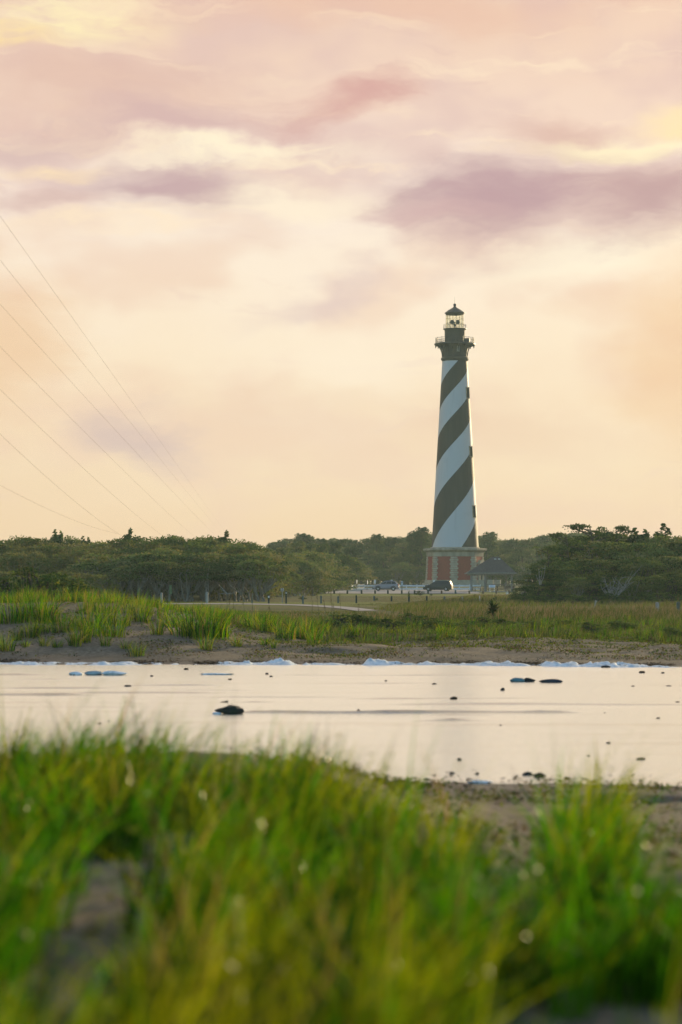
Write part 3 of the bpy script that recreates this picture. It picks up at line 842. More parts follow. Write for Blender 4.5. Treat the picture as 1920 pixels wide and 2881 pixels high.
# ------------------------------------------------------------------ white fence behind the car park
white_p = simple("white_paint", (.78, .78, .76), (.62, .62, .60), 1.5, .6, .3)
grey_w = simple("weathered_wood", (.30, .27, .23), (.19, .17, .145), 2.0, .9, .2, stretch=(3, 3, .6))
pale_w = simple("pale_weathered_wood", (.42, .39, .34), (.27, .25, .22), 2.0, .9, .2, stretch=(3, 3, .6))
brown_w = simple("brown_wood", (.17, .115, .075), (.11, .075, .05), 2.0, .85, .2, stretch=(3, 3, .6))
green_w = simple("dark_green_wood", (.035, .06, .05), (.02, .038, .033), 2.5, .8, .25)
teal_w = simple("grey_green_wood", (.13, .17, .155), (.08, .11, .10), 2.5, .85, .2)
def fence_run(root, pts, zs, h):
    pm_ = []
    for i, (x, y) in enumerate(pts):
        z = zs[i]
        mb = MB(); mb.box((0, 0, h / 2), (.15, .15, h)); mb.box((0, 0, h + .02), (.2, .2, .05)); mb.box((0, 0, h + .07), (.12, .12, .05), None, 0, .3)
        o = mb.build("post", white_p, root); o.location = (x, y, z)
    for lo, hi in ((.14, .38), (h - .28, h - .02)):
        for i in range(len(pts) - 1):
            (xa, ya), (xb, yb) = pts[i], pts[i + 1]; za, zb = zs[i], zs[i + 1]
            a = math.atan2(yb - ya, xb - xa); l = math.hypot(xb - xa, yb - ya)
            mb = MB(); mb.prism([(.08, lo), (l - .08, lo + zb - za), (l - .08, hi + zb - za), (.08, hi)], 'y', -.02, .02)
            o = mb.build("rail", white_p, root); o.location = (xa, ya, za); o.rotation_euler = (0, 0, a)
Yf = 412.0
fx0 = xpx(995, Yf); fx1 = xpx(1352, Yf)
nf = 13
fp = [(fx0 + (fx1 - fx0) * k / (nf - 1), Yf) for k in range(nf)]
root = thing("rail_fence", (0, 0, 0), "long white two rail fence running behind both parked cars", "fence")
fence_run(root, fp, [zg1(*p_) - .02 for p_ in fp], .92)
root2 = thing("rail_fence", (0, 0, 0), "short return of white rail fence at its far left end", "fence")
fp2 = [(fx0 - .4, Yf + 1.0), (fx0 + .2, Yf + 3), (fx0 + 1.0, Yf + 6), (fx0 + 1.9, Yf + 9)]
fence_run(root2, fp2, [zg1(*p_) - .02 for p_ in fp2], .92)

# ------------------------------------------------------------------ bollards, posts, signs
def bollard_proto(h, r, mat):
    root = bpy.data.objects.new("bollard", None)
    mb = MB(); mb.lathe([(r, -.15), (r * 1.02, h * .5), (r, h - .04), (r * .8, h), (r * .2, h + .015)], 10)
    return root, [(mb.build("wooden_post", mat, None, smooth=True, link=False), [])]
bp = [bollard_proto(.56, .14, green_w), bollard_proto(.54, .14, brown_w), bollard_proto(.56, .14, teal_w)]
Bs = [(941, "farthest left, beside the track end"), (978, "left of the white fence end"), (1018, "below the left end of white fence"), (1056, "below the front wheel of silver suv"), (1092, "below the rear wheel of silver suv"),
      (1131, "at the foot of parking sign"), (1167, "half hidden by the low dark bush"), (1205, "just right of the low dark bush"), (1243, "below the rear wheel of dark car"),
      (1282, "between dark car and pavilion"), (1321, "below the left post of pavilion"), (1360, "below the middle post of pavilion"), (1397, "below the white information panel"), (1433, "beside the trees right of pavilion")]
Yb = 373.5
for i, (px, w) in enumerate(Bs):
    pr = bp[[0, 0, 0, 0, 0, 0, 0, 0, 1, 2, 1, 1, 1, 1][i]]
    x = xpx(px, Yb)
    dup(pr[0], pr[1], (x, Yb, zg1(x, Yb)), 0, (1, 1, random.uniform(.93, 1.06)), "short wooden bollard " + w, "bollards along the car park edge", "bollard")

def post_obj(px, py, d, top_py, mat, label, group, w=.16, cap=None, name="fence_post"):
    p_ = ground_pt(px, py, 150, 420) if d is None else Vector((xpx(px, d), d, zg1(xpx(px, d), d)))
    h = zpx(top_py, p_.y) - p_.z
    root = thing(name, p_, label, "post", group)
    mb = MB(); mb.box((0, 0, h / 2 - .1), (w, w, h + .2)); mb.box((0, 0, h + .02), (w, w, .06), None, 0, .5)
    mb.build("shaft", mat, root)
    if cap: mb = MB(); mb.box((0, -w / 2 - .006, h - cap / 2 - .02), (w * .8, .012, cap)); mb.build("marker_plate", white_p, root)
    return root
G1 = "posts along the road verge"
for px, tp, bp_, mt, lb, cp in (
    (757, 1676, 1698, green_w, "dark post with white plate on top, left of the square road sign", .16),
    (806, 1666, 1698, green_w, "tall dark green post just right of the square road sign", .10),
    (853, 1677, 1699, teal_w, "grey green post second right of the square road sign", None),
    (904, 1677, 1698, teal_w, "grey green post in the middle of the verge, third right of road sign", None),
    (952, 1679, 1697, teal_w, "grey green post at verge below the dark reeds", None),
    (1003, 1676, 1697, green_w, "dark green post below the left end of the white fence", None),
    (710, 1672, 1697, teal_w, "dim post seen through the seed heads left of the plated post", None)):
    post_obj(px, bp_, None, tp, mt, lb, G1, .15, cp)
G2 = "posts in the meadow before the car park"
for px, tp, bp_, mt, lb in (
    (1053, 1677, 1690, teal_w, "meadow post below the front of silver suv"),
    (1102, 1678, 1692, green_w, "meadow post below the parking sign's left side"),
    (1151, 1680, 1693, green_w, "meadow post wrapped by a young cedar"),
    (1201, 1678, 1691, green_w, "meadow post below the low dark bush's right side"),
    (1251, 1679, 1692, teal_w, "meadow post below the tail of dark car"),
    (1301, 1680, 1692, pale_w, "pale meadow post left of the small round bush"),
    (1350, 1677, 1691, white_p, "thin white stake in the meadow left of the yucca")):
    post_obj(px, bp_, None, tp, mt, lb, G2, .07 if mt is white_p else .17)
post_obj(455, 1697, None, 1669, pale_w, "pale weathered post below the grey oak trunks, left of green sign", "pale posts below the oaks", .2)
post_obj(583, 1697, None, 1667, pale_w, "pale brown post below the s shaped oak trunk", "pale posts below the oaks", .22)
post_obj(1849, 1728, None, 1696, pale_w, "left of two pale grey posts beside right edge meadow", "pale posts in the right meadow", .2)
post_obj(1908, 1726, None, 1695, teal_w, "right of two pale grey posts beside right edge meadow", "pale posts in the right meadow", .2)
post_obj(830, 1676, None, 1667, white_p, "left of two tiny white stakes at the wood's edge", "white stakes at the wood's edge", .1, name="marker_stake")
post_obj(845, 1676, None, 1668, white_p, "right of two tiny white stakes at the wood's edge", "white stakes at the wood's edge", .1, name="marker_stake")
# square sign on a steel post by the road
def road_sign():
    p_ = ground_pt(795, 1696, 150, 300); h = zpx(1655, p_.y) - p_.z
    w = 8.6 * p_.y / F
    root = thing("road_sign", p_, "small square black and white sign on a pale post beside the road", "sign")
    mb = MB(); mb.box((0, 0, h / 2 - .1), (.075, .05, h + .2)); mb.build("sign_post", pale_w, root)
    black = simple("sign_black", (.02, .02, .02), None, 3, .5, .3)
    zc = h - w / 2
    mb = MB(); mb.box((0, -.045, zc), (w, .03, w)); b = mb.build("sign_panel", black, root)
    mb = MB(); e = w / 2 - .018
    for s in (-1, 1):
        mb.box((s * e, -.064, zc), (.022, .008, w)); mb.box((0, -.0645, zc + s * e), (w - .046, .008, .022))
    for (x0, x1, za, zb_) in ((-.07, -.02, -.09, .05), (-.02, .05, .05, -.08), (.05, .085, -.06, .08), (-.085, -.05, .0, .08)):
        pts = [(x0 - .014, za), (x0 + .014, za), (x1 + .014, zb_), (x1 - .014, zb_)]
        mb.prism([(a, zc + b_) for a, b_ in pts], 'y', -.068, -.060)
    mb.build("sign_symbol", white_p, root)
road_sign()
# green sign seen edge-on
p_ = ground_pt(479, 1700, 150, 300); h = zpx(1646, p_.y) - p_.z
root = thing("road_sign", p_, "narrow dark green sign seen almost edge on below the oaks", "sign", rz=R(72))
mb = MB(); mb.tube([(0, 0, -.2), (.02, 0, h - .05)], .04, 6); mb.build("sign_post", teal_w, root)
mb = MB(); mb.box((0, -.05, h - .38), (.55, .025, .75)); mb.build("sign_panel", simple("green_sign", (.01, .07, .05), (.008, .05, .04), 3, .95, .02), root)
# parking signs along the fence
blue = simple("blue_symbol", (.03, .10, .25), None, 3, .4, .4)
for px, tp, lb, turn in ((1003.5, 1631, "slim pale sign post at the left end of the white fence", 70), (1033.5, 1633, "slim pale sign post left of silver suv", 70), (1055, 1631, "white topped sign post at the nose of silver suv", 20),
                     (1102.5, 1631, "sign post just showing above the roof of silver suv", 0), (1131.5, 1634, "sign post with a blue and white parking sign between the two cars", 0), (1221.5, 1632, "pale sign post behind the bonnet of dark car", 0)):
    y = 409.0 if px != 1131.5 else 374.6
    x = xpx(px, y); z = zg1(x, y); h = zpx(tp, y) - z
    root = thing("parking_sign", (x, y, z), lb, "sign", "parking signs along the white fence", R(turn))
    mb = MB(); mb.box((0, 0, h / 2 - .1), (.10, .10, h + .2)); mb.build("sign_post", pale_w if turn else green_w, root)
    mb = MB(); mb.box((0, -.07, h - .33), (.32, .02, .62)); pn = mb.build("sign_panel", white_p, root)
    if px == 1131.5:
        mb = MB(); mb.box((0, -.084, h - .22), (.2, .008, .2)); mb.box((0, -.084, h - .5), (.22, .008, .06)); mb.build("sign_symbol", blue, root)
# white marker by the bushes
p_ = ground_pt(1425, 1676, 300, 420)
root = thing("marker_post", p_, "small white utility marker at the lawn's right end", "post")
mb = MB(); mb.box((0, 0, .2), (.12, .12, .55)); mb.box((.22, .1, .36), (.16, .1, .22)); mb.build("marker_shaft", white_p, root)
p_ = ground_pt(1674, 1712, 150, 300)
root = thing("marker_post", p_, "small leaning pale marker in grass below the right wood", "post")
mb = MB(); mb.box((0, 0, .2), (.10, .06, .6), Matrix.Rotation(.18, 3, 'Y')); mb.box((.07, 0, .52), (.16, .03, .10), Matrix.Rotation(.5, 3, 'Y')); mb.build("marker_shaft", pale_w, root)
# kerb stones at the left end of the car park
stone_k = simple("kerb_stone", (.5, .45, .38), (.36, .32, .27), 3, .9, .2)
kb = MB(); kb.box((0, 0, .07), (.55, .2, .26)); kb_o = kb.build("kerb_stone", stone_k, None, link=False)
for k in range(7):
    c = kb_o.copy(); COL.objects.link(c); x = xpx(982 + k * 5.6, 398); c.location = (x, 392 + k * 1.6, zg1(x, 392 + k * 1.6))
    tag(c, "pale kerb stone in the row at the car park's left end", "kerb stone", "kerb stones at the left end of the car park")

# ------------------------------------------------------------------ picnic pavilion
def pavilion():
    D = 392.0; s = D / F
    cx = xpx(1380, D); z0 = zg1(cx, D) + .05
    root = thing("picnic_pavilion", (cx, D, z0), "open picnic pavilion with a grey hipped shingle roof and timber posts", "pavilion")
    hw = 68 * s; hd = 3.4
    ze = zpx(1612, D) - z0; za = zpx(1566, D) - z0
    rx0, rx1 = 6 * s, 24 * s
    shm, t, out = new_mat("roof_shingles")
    co = t.new('ShaderNodeTexCoord').outputs['Object']
    nz = t.noise(t.mapping(co, (3, 3, 9)), 1.5, 5); n2 = t.noise(co, .6, 3)
    col = t.ramp(t.m('ADD', t.m('MULTIPLY', nz, .6), t.m('MULTIPLY', n2, .4)), [(.35, (.075, .063, .052)), (.65, (.13, .112, .095))])
    sx = t.new('ShaderNodeSeparateXYZ'); t.l.new(co, sx.inputs[0])
    st = t.m('FRACT', t.m('MULTIPLY', sx.outputs[2], 7.0))
    p = pbsdf(t, col, .9, .2, 0, bump(t, t.m('ADD', st, nz), .5, .03)); t.l.new(p.outputs[0], out.inputs[0])
    mb = MB()
    e = [(-hw, -hd - .6), (hw, -hd - .6), (hw, hd + .6), (-hw, hd + .6)]
    vs = [(x, y, ze) for x, y in e] + [(rx0, 0, za), (rx1, 0, za)] + [(x, y, ze - .1) for x, y in e]
    mb.add(vs, [(0, 1, 5, 4), (1, 2, 5), (2, 3, 4, 5), (3, 0, 4), (9, 8, 7, 6), (0, 6, 7, 1), (1, 7, 8, 2), (2, 8, 9, 3), (3, 9, 6, 0)])
    rf = mb.build("roof", shm, root)
    mb = MB()
    for (x, y, dx, dy) in ((0, -hd - .64, 2 * hw + .16, .06), (0, hd + .64, 2 * hw + .16, .06), (-hw - .04, 0, .06, 2 * hd + 1.2), (hw + .04, 0, .06, 2 * hd + 1.2)): mb.box((x, y, ze - .08), (dx, dy, .2))
    mb.build("fascia", grey_w, rf)
    for px in (1393, 1404):
        mb = MB(); y0 = -(hd + .6) * .16; mb.box(((px - 1380) * s, y0 - .05, zpx(1573.3, D) - z0 + .02), (.36, .1, .12)); mb.build("skylight", simple("skylight_glass", (.75, .78, .78), None, 3, .15, .6), rf)
    mb = MB(); mb.box(((1381 - 1380) * s, -hd, ze - .27), (2 * hw - .7, .14, .24)); mb.box((0, hd, ze - .27), (2 * hw - .7, .14, .24))
    for x in (-hw + .75, hw - .75): mb.box((x, 0, ze - .27), (.14, 2 * hd - .15, .22))
    mb.build("tie_beam", grey_w, root)
    ptm = [(1323.5, -hd, .34), (1361.5, -hd, .30), (1435.5, -hd, .26), (1330, hd, .26), (1372, hd, .2), (1429, hd, .26)]
    for px, y, w in ptm:
        mb = MB(); mb.box(((px - 1380) * s, y, (ze - .4) / 2), (w, w, ze - .38)); mb.build("post", grey_w, root)
    mb = MB(); mb.box((0, 0, -.06), (2 * hw - .3, 2 * hd + .8, .16)); mb.build("floor_slab", conc, root)
    mb = MB()
    for z in (.28, .55, .82, 1.1): mb.box((1.9, hd + .03, z), (hw * 1.25, .05, .12))
    for x in (.0, 1.4, 2.9): mb.box((x, hd - .06, .58), (.1, .1, 1.16))
    mb.build("back_railing", grey_w, root)
    return cx, D, z0, s
PCX, PD, PZ, PS = pavilion()
def table(px, dy, label):
    root = thing("picnic_table", (PCX + (px - 1380) * PS, PD + dy, PZ + .02), label, "picnic table", "picnic tables under the pavilion", R(random.uniform(-12, 12)))
    mb = MB()
    for k in range(5): mb.box((0, -.3 + .15 * k, .75), (1.8, .14, .04))
    mb.build("table_top", brown_w, root)
    for s in (-1, 1):
        mb = MB(); mb.box((0, s * .68, .45), (1.8, .26, .04)); mb.build("bench_seat", brown_w, root)
        mb = MB(); x = s * .65
        mb.tube([(x, -.62, .02), (x, -.18, .73)], .045, 5); mb.tube([(x, .62, .02), (x, .18, .73)], .045, 5); mb.tube([(x, -.78, .41), (x, .78, .41)], .04, 5)
        mb.build("leg_frame", plastic_m, root)
table(1341, -.6, "picnic table under pavilion nearest its left post"); table(1350, 1.8, "picnic table at the back, left half of pavilion"); table(1412, .4, "picnic table in the right half of pavilion")
root = thing("bench", (PCX + (1430 - 1380) * PS, PD - 2.2, PZ), "low brown timber bench beside the right post of pavilion", "bench")
mb = MB(); mb.box((0, 0, .44), (1.7, .4, .07)); mb.build("seat", brown_w, root)
mb = MB(); mb.box((0, .2, .7), (1.7, .06, .28)); mb.build("backrest", brown_w, root)
for s in (-1, 1): mb = MB(); mb.box((s * .65, .02, .2), (.1, .36, .42)); mb.build("leg", brown_w, root)
root = thing("information_panel", (PCX + (1379 - 1380) * PS, PD - 5.2, zg1(PCX, PD - 5.2) + .02), "sloping white information panel on two legs in front of pavilion", "information panel", None, R(-8))
mb = MB(); rt = Matrix.Rotation(R(38), 3, 'X'); mb.box((0, 0, .92), (1.0, .62, .06), rt); pn = mb.build("panel", white_p, root)
mb = MB(); mb.box((-.1, -.02, .955), (.5, .34, .012), rt); mb.box((.32, -.02, .955), (.2, .3, .012), rt); mb.build("panel_print", simple("faded_print", (.45, .52, .56), (.32, .40, .46), 5, .5, .3), pn)
for s in (-1, 1): mb = MB(); mb.box((s * .36, .02, .42), (.08, .1, .88)); mb.build("leg", white_p, root)
root = thing("flag_pole", (PCX + (1416.5 - 1380) * PS, PD - 3.9, PZ - .05), "thin pale pole standing under the right half of pavilion", "pole")
mb = MB(); mb.tube([(0, 0, 0), (0, 0, 1.45)], [.045, .035], 6); mb.build("pole_shaft", pale_w, root)

# ------------------------------------------------------------------ power lines
wire_m = simple("weathered_cable", (.32, .22, .15), (.24, .16, .11), 1, .7, .2, bstr=0)
ends = [(612, 640, 1505), (735, 620, 1495), (858, 594, 1494), (977, 527, 1492), (1097, 436, 1491), (1222, 322, 1494), (1365, 312, 1497)]
WN = ["uppermost", "second from top", "third from top", "middle", "third from bottom", "second from bottom", "lowest"]
for i, (y0, xe, ye) in enumerate(ends):
    d0 = 60.0; VP = 737
    xa = xpx(0, d0); k = (VP - 960) / F
    # plan: X = xa + k*(d-d0); the pixel column xe fixes d
    d1 = (xa - k * d0) / ((xe - 960) / F - k)
    d1 = min(max(d1, 90), 620)
    za = zpx(y0, d0); zb = zpx(ye, d1)
    pts = []
    for f in np.concatenate([np.linspace(-.12, 0, 4)[:-1], np.linspace(0, 1.12, 40)]):
        d = d0 + (d1 - d0) * f
        pts.append((xa + k * (d - d0), d, za + (zb - za) * f - .13 * 4 * f * (1 - f) * (1 if i > 0 else .3)))
    mb = MB(); mb.tube(pts, .0038, 5)
    tag(mb.build("power_line", wire_m), WN[i] + " of the seven thin cables crossing the left sky", "cable", "power lines in the left sky")

# ------------------------------------------------------------------ grass
def blade_arrays(P, H, ang, lean, Wd, K=4, face=None):
    N = len(P)
    tt_ = np.linspace(0, 1, K + 1)[None, :]
    dx, dy = np.cos(ang)[:, None], np.sin(ang)[:, None]
    h = H[:, None]; ln = lean[:, None]
    cx_ = P[:, 0:1] + dx * h * ln * tt_ ** 2.0
    cy_ = P[:, 1:2] + dy * h * ln * tt_ ** 2.0
    cz_ = P[:, 2:3] + h * (tt_ - .32 * ln * tt_ ** 2.4)
    face = RNG.uniform(0, math.pi, N) if face is None else face
    w = Wd[:, None] * (1 - tt_ ** 1.6) * .5 + Wd[:, None] * .03
    fx, fy = np.cos(face)[:, None], np.sin(face)[:, None]
    A = np.stack([cx_ - fx * w, cy_ - fy * w, cz_], -1); B = np.stack([cx_ + fx * w, cy_ + fy * w, cz_], -1)
    V = np.stack([A, B], 2).reshape(-1, 3)
    base = (np.arange(N) * (2 * (K + 1)))[:, None] + (np.arange(K) * 2)[None, :]
    Q = np.stack([base, base + 1, base + 3, base + 2], -1).reshape(-1, 4)
    return V, Q
def blade_mesh(name, P, H, ang, lean, Wd, mi, mats, K=4, **kw):
    V, Q = blade_arrays(P, H, ang, lean, Wd, K)
    o = np_mesh(name, V, Q, mats, np.repeat(mi, K), **kw)
    o.data.shade_smooth(); return o

g_green = leafmat("blade_green", (.038, .160, .002), (.085, .265, .004), .48, (1.2, 1.2, .4), 1.2, .6, .06, .15)
g_lime = leafmat("blade_lime", (.15, .235, .004), (.29, .32, .008), .52, (1.3, 1.15, .3), 1.2, .6, .06, .15)
g_straw = leafmat("blade_straw", (.26, .19, .06), (.42, .31, .12), .4, (1.2, 1.0, .5), 1.2, .7, .06, .15)
g_dark = leafmat("blade_dark", (.005, .034, .002), (.014, .055, .004), .35, (1.1, 1.2, .5), 1.2, .6, .06, .15)
g_glint = leafmat("blade_glossy", (.10, .18, .004), (.2, .24, .01), .4, (1.35, 1.12, .35), 1.2, .36, .22, .15)
GM = [g_green, g_lime, g_straw, g_dark, g_glint]

m_olive = leafmat("meadow_olive", (.08, .11, .024), (.15, .18, .05), .3, (1.2, 1.05, .6), .1, .8, .08, .1)
m_tan = leafmat("meadow_tan", (.16, .13, .072), (.25, .20, .115), .25, (1.2, 1.0, .6), .1, .8, .08, .1)
m_green = leafmat("meadow_green", (.035, .065, .012), (.08, .11, .03), .3, (1.2, 1.1, .5), .1, .8, .08, .1)
# foreground beach grass: clumps over the near bank
N0 = 5200
d = 3.6 + 18 * RNG.random(N0) ** .75
u = RNG.uniform(-.21, .21, N0)
x = u * d + RNG.uniform(-.3, .3, N0)
N1 = 4200
d1_ = 3.6 + 17.5 * RNG.random(N1); sgn = np.where(RNG.random(N1) < .5, -1, 1)
d = np.concatenate([d, d1_]); x = np.concatenate([x, sgn * (.21 * d1_ + 4.5 * RNG.random(N1))]); N0 = N0 + N1
px = 960 + F * x / d
dmax = np.interp(px, [-400, 300, 600, 900, 1120, 1230, 1330, 1430, 1540, 1620, 1680, 1800, 1930, 2300], [21.5, 21, 17.5, 15.6, 14.2, 12.4, 11.0, 10.2, 12.0, 15.2, 15.6, 14.4, 13.4, 14])
dens = (d < dmax) * (.01 + .95 * sstep(.465, .545, fbm(x * 1.2, d * .9, 41)))
gap = np.exp(-(((px - 1430) / 90) ** 2)) * sstep(8.4, 9.8, d) * .9
gap2 = np.exp(-(((px - 60) / 190) ** 2 + ((d - 7.6) / 1.0) ** 2)) * .85
dens = dens * (1 - .95 * gap) * (1 - gap2)
keep = RNG.random(N0) < dens * np.clip(.45 + d / 22, 0, 1)
cx_, cy_ = x[keep], d[keep]
nb = RNG.integers(9, 22, len(cx_))
ci = np.repeat(np.arange(len(cx_)), nb)
n = len(ci)
clH = RNG.uniform(.30, .64, len(cx_)) * np.interp(cy_, [2, 8, 20], [1.0, 1.0, 1.02])
pcl = 960 + F * cx_ / cy_; clH = np.where((pcl < 750) & (cy_ > 15), clH * 1.14, clH); clH = np.where((pcl > 1580) & (pcl < 1760) & (cy_ > 12.5), clH * 1.25, clH)
rr = RNG.random(n) ** .6 * .10; ra = RNG.uniform(0, 2 * math.pi, n)
bx = cx_[ci] + rr * np.cos(ra); by = cy_[ci] + rr * np.sin(ra)
P = np.stack([bx, by, zg(bx, by) - .02], -1)
H = clH[ci] * RNG.uniform(.55, 1.08, n)
ang = np.where(RNG.random(n) < .6, RNG.normal(.15, .8, n), ra)
lean = np.clip(RNG.gamma(3.0, .19, n), .06, 1.5)
Wd = RNG.uniform(.008, .021, n)
patch = fbm(bx * .55, by * .55, 63)
rnd = .28 * RNG.random(n) + .72 * RNG.random(len(cx_))[ci]
straw_p = np.where(patch > .62, .10, .02); lime_p = np.interp(patch, [.35, .62], [.16, .42])
near_l = np.exp(-(((960 + F * bx / by - 560) / 380) ** 2)) * (by < 9.5)
lime_p = lime_p + .12 * near_l; straw_p = straw_p + .03 * near_l
mi = np.where(rnd < straw_p, 2, np.where(rnd < straw_p + lime_p, 1, np.where(rnd > .60, 3, 0)))
mi = np.where(RNG.random(n) < .03, 4, mi)
wn_ = RNG.random(n) < .05
H = np.where(wn_, H * RNG.uniform(1.25, 1.7, n), H); lean = np.where(wn_, lean * .6, lean); Wd = np.where(wn_, Wd * .6, Wd); mi = np.where(wn_ & (RNG.random(n) < .35), 2, mi)
V, Q = blade_arrays(P, H, ang, lean, Wd, 5)
mq = np.repeat(mi, 5)
nt_ = 17000; it = RNG.integers(0, n, nt_)  # extra small glossy leaf bits, added to catch the sun as glints
tf = RNG.uniform(.55, .98, nt_)
Pt = np.stack([P[it, 0] + np.cos(ang[it]) * H[it] * lean[it] * tf ** 2, P[it, 1] + np.sin(ang[it]) * H[it] * lean[it] * tf ** 2, P[it, 2] + H[it] * (tf - .32 * lean[it] * tf ** 2.4)], -1)
nn = RNG.normal(0, 1, (nt_, 3)); nn[:, 2] += .3; nn /= np.linalg.norm(nn, axis=1)[:, None]
aa_ = np.stack([np.cos(ang[it]) * .6, np.sin(ang[it]) * .6, np.full(nt_, .8)], -1) + RNG.normal(0, .3, (nt_, 3)); aa_ -= nn * (aa_ * nn).sum(1)[:, None]; aa_ /= np.linalg.norm(aa_, axis=1)[:, None]
bb_ = np.cross(nn, aa_); sz_ = RNG.uniform(.012, .026, nt_)[:, None]
V2 = np.stack([Pt - aa_ * sz_, Pt - bb_ * sz_ * .35, Pt + aa_ * sz_, Pt + bb_ * sz_ * .35], 1).reshape(-1, 3)
Q2 = np.arange(nt_ * 4).reshape(-1, 4) + len(V)
grass = np_mesh("beach_grass", np.concatenate([V, V2]), np.concatenate([Q, Q2]), GM, np.concatenate([mq, np.full(nt_, 4)]))
grass.data.shade_smooth()
tag(grass, "dense green beach grass blurred in the foreground", "grass", kind='stuff')

# flower-stalk seed heads above the foreground grass
# dune grass on the far bank
N0 = 9000
x = RNG.uniform(-24, 26, N0); y = RNG.uniform(80, 127, N0)
tt = y - y_far(x); sl = sstep(-9.5, -.5, x)
dl = sstep(9, 14, tt) * (.55 + .45 * (tt > 13)); dr_ = sstep(11, 17, tt)
nz = fbm(x * .30, y * .30, 51)
dens = (dl * (1 - sl) + dr_ * sl) * sstep(.30, .52, nz + .12 * (tt > 16))
dens = dens * np.where((tt > 24) & (sl < .5), .55, 1)
keep = RNG.random(N0) < dens * .62
cx_, cy_ = x[keep], y[keep]; sl = sl[keep]; tc_ = tt[keep]
nb = RNG.integers(20, 38, len(cx_)); ci = np.repeat(np.arange(len(cx_)), nb); n = len(ci)
clH = RNG.uniform(.55, 1.0, len(cx_)) * np.where(sl > .5, .72, 1.0) * np.interp(tc_, [8, 16, 22, 45], [.75, 1.0, .9, .7])
clH *= .55 + 1.1 * (fbm(cx_ * .6, cy_ * .3, 91) - .2)
# keep the view to the road open
pxc = 960 + F * cx_ / cy_
topmax = CAMZ - (np.interp(pxc, [300, 430, 520, 560, 700, 860, 1060, 1200], [1600, 1665, 1700, 1690, 1712, 1718, 1718, 1690]) - HZ) / F * cy_ - zg(cx_, cy_)
clH = np.minimum(clH, np.maximum(topmax, .12))
rr = RNG.random(n) ** .6 * .22; ra = RNG.uniform(0, 2 * math.pi, n)
bx = cx_[ci] + rr * np.cos(ra); by = cy_[ci] + rr * np.sin(ra)
P = np.stack([bx, by, zg(bx, by) - .03], -1)
H = clH[ci] * RNG.uniform(.5, 1.08, n)
ang = np.where(RNG.random(n) < .5, RNG.normal(.1, .9, n), ra)
lean = np.clip(RNG.gamma(2.6, .13, n), .03, 1.0); Wd = RNG.uniform(.009, .019, n)
rnd = RNG.random(n); pt = fbm(bx * .22, by * .22, 64)
dkp = np.where(sl[ci] > .5, .34, .26)
mi = np.where(rnd < .07 + .12 * (pt > .55), 2, np.where(rnd < .40 - .18 * (sl[ci] > .5), 1, np.where(rnd > 1 - dkp, 3, 0)))
rs = RNG.random(n); on_r = RNG.random(n) < sl[ci] * .95
mi = np.where(on_r, np.where(rs < .46, 5, np.where(rs < .60, 6, np.where(rs < .80, 3, np.where(rs < .86, 1, 0)))), mi)
tag(blade_mesh("dune_grass", P, H, ang, lean, Wd, mi, GM + [m_olive, m_tan], 3), "green marram grass covering the crest of the far bank", "grass", kind='stuff')

# meadow grass behind, thinning with distance
N0 = 150000
y = 118 + (372 - 118) * RNG.random(N0) ** 1.25; x = RNG.uniform(-.19, .19, N0) * y
PXc = 960 + F * x / y
ok = np.ones(N0, bool)
# keep off the road and the lawn
roadd = np.interp(x, [-60, -20, -8, 0, 2.6, 3.4], [200, 200, 199, 178, 160, 150])
on_road = (x < 3.6) & (y < roadd + 1.5) & (y > roadd - 17)
ok &= ~on_road; ok &= ~((y > 342) & (PXc > 960)); ok &= ~((y > 199) & (y < 232) & (PXc < 1010) & (RNG.random(N0) < .35))
ok &= RNG.random(N0) < sstep(.25, .55, fbm(x * .12, y * .06, 23)) * .8 + .2
ok &= ~((PXc < 720) & (y > 236))
x, y = x[ok], y[ok]; n = len(x)
pt = fbm(x * .08, y * .04, 37); r2 = fbm(x * .35, y * .2, 38)
P = np.stack([x, y, zg(x, y) - .03], -1)
H = RNG.uniform(.22, .55, n) * (.7 + .7 * r2) * np.interp(y, [118, 150, 300], [1.15, 1.0, .85])
PXc = 960 + F * x / y
H = np.minimum(H, np.maximum(CAMZ - (np.interp(PXc, [900, 1030, 1100, 1250, 1400], [1712, 1712, 1696, 1684, 1660]) - HZ) / F * y - zg(x, y), .08))
H = H * np.interp(PXc, [960, 1150], [.55, 1.0])
rnd = RNG.random(n)
mi = np.where(rnd < np.interp(pt, [.35, .65], [.2, .75]), 1, np.where(rnd > .82, 2, 0))
mi = np.where((y < 150) & (rnd > .45), 2, mi)
tag(blade_mesh("meadow_grass", P, H, RNG.normal(.1, 1.2, n), np.clip(RNG.gamma(2.5, .14, n), .03, .9), np.interp(y, [118, 372], [.035, .085]) * RNG.uniform(.7, 1.3, n), mi, [m_olive, m_tan, m_green], 2),
    "brownish meadow grass between the dune and the car park", "meadow grass", kind='stuff')

# low leafy beach plants on the far shore
def leaf_quads(P, size, up=.6, aspect=.62):
    n = len(P)
    nrm = RNG.normal(0, 1, (n, 3)); nrm[:, 2] += up * 2; nrm /= np.linalg.norm(nrm, axis=1)[:, None]
    a = RNG.normal(0, 1, (n, 3)); a -= nrm * (a * nrm).sum(1)[:, None]; a /= np.linalg.norm(a, axis=1)[:, None]
    b = np.cross(nrm, a)
    s = size[:, None] * .5
    V = np.stack([P - a * s, P - b * s * aspect, P + a * s, P + b * s * aspect], 1).reshape(-1, 3)
    return V, np.arange(n * 4).reshape(-1, 4)
l_bright = leafmat("beach_leaf", (.06, .11, .012), (.15, .18, .025), .4, (1.3, 1.15, .5), .8, .5, .3, .1)
l_brown = leafmat("beach_leaf_brown", (.075, .055, .025), (.15, .10, .05), .25, (1.1, 1, .6), .8, .8, .2, .1)
N0 = 170000
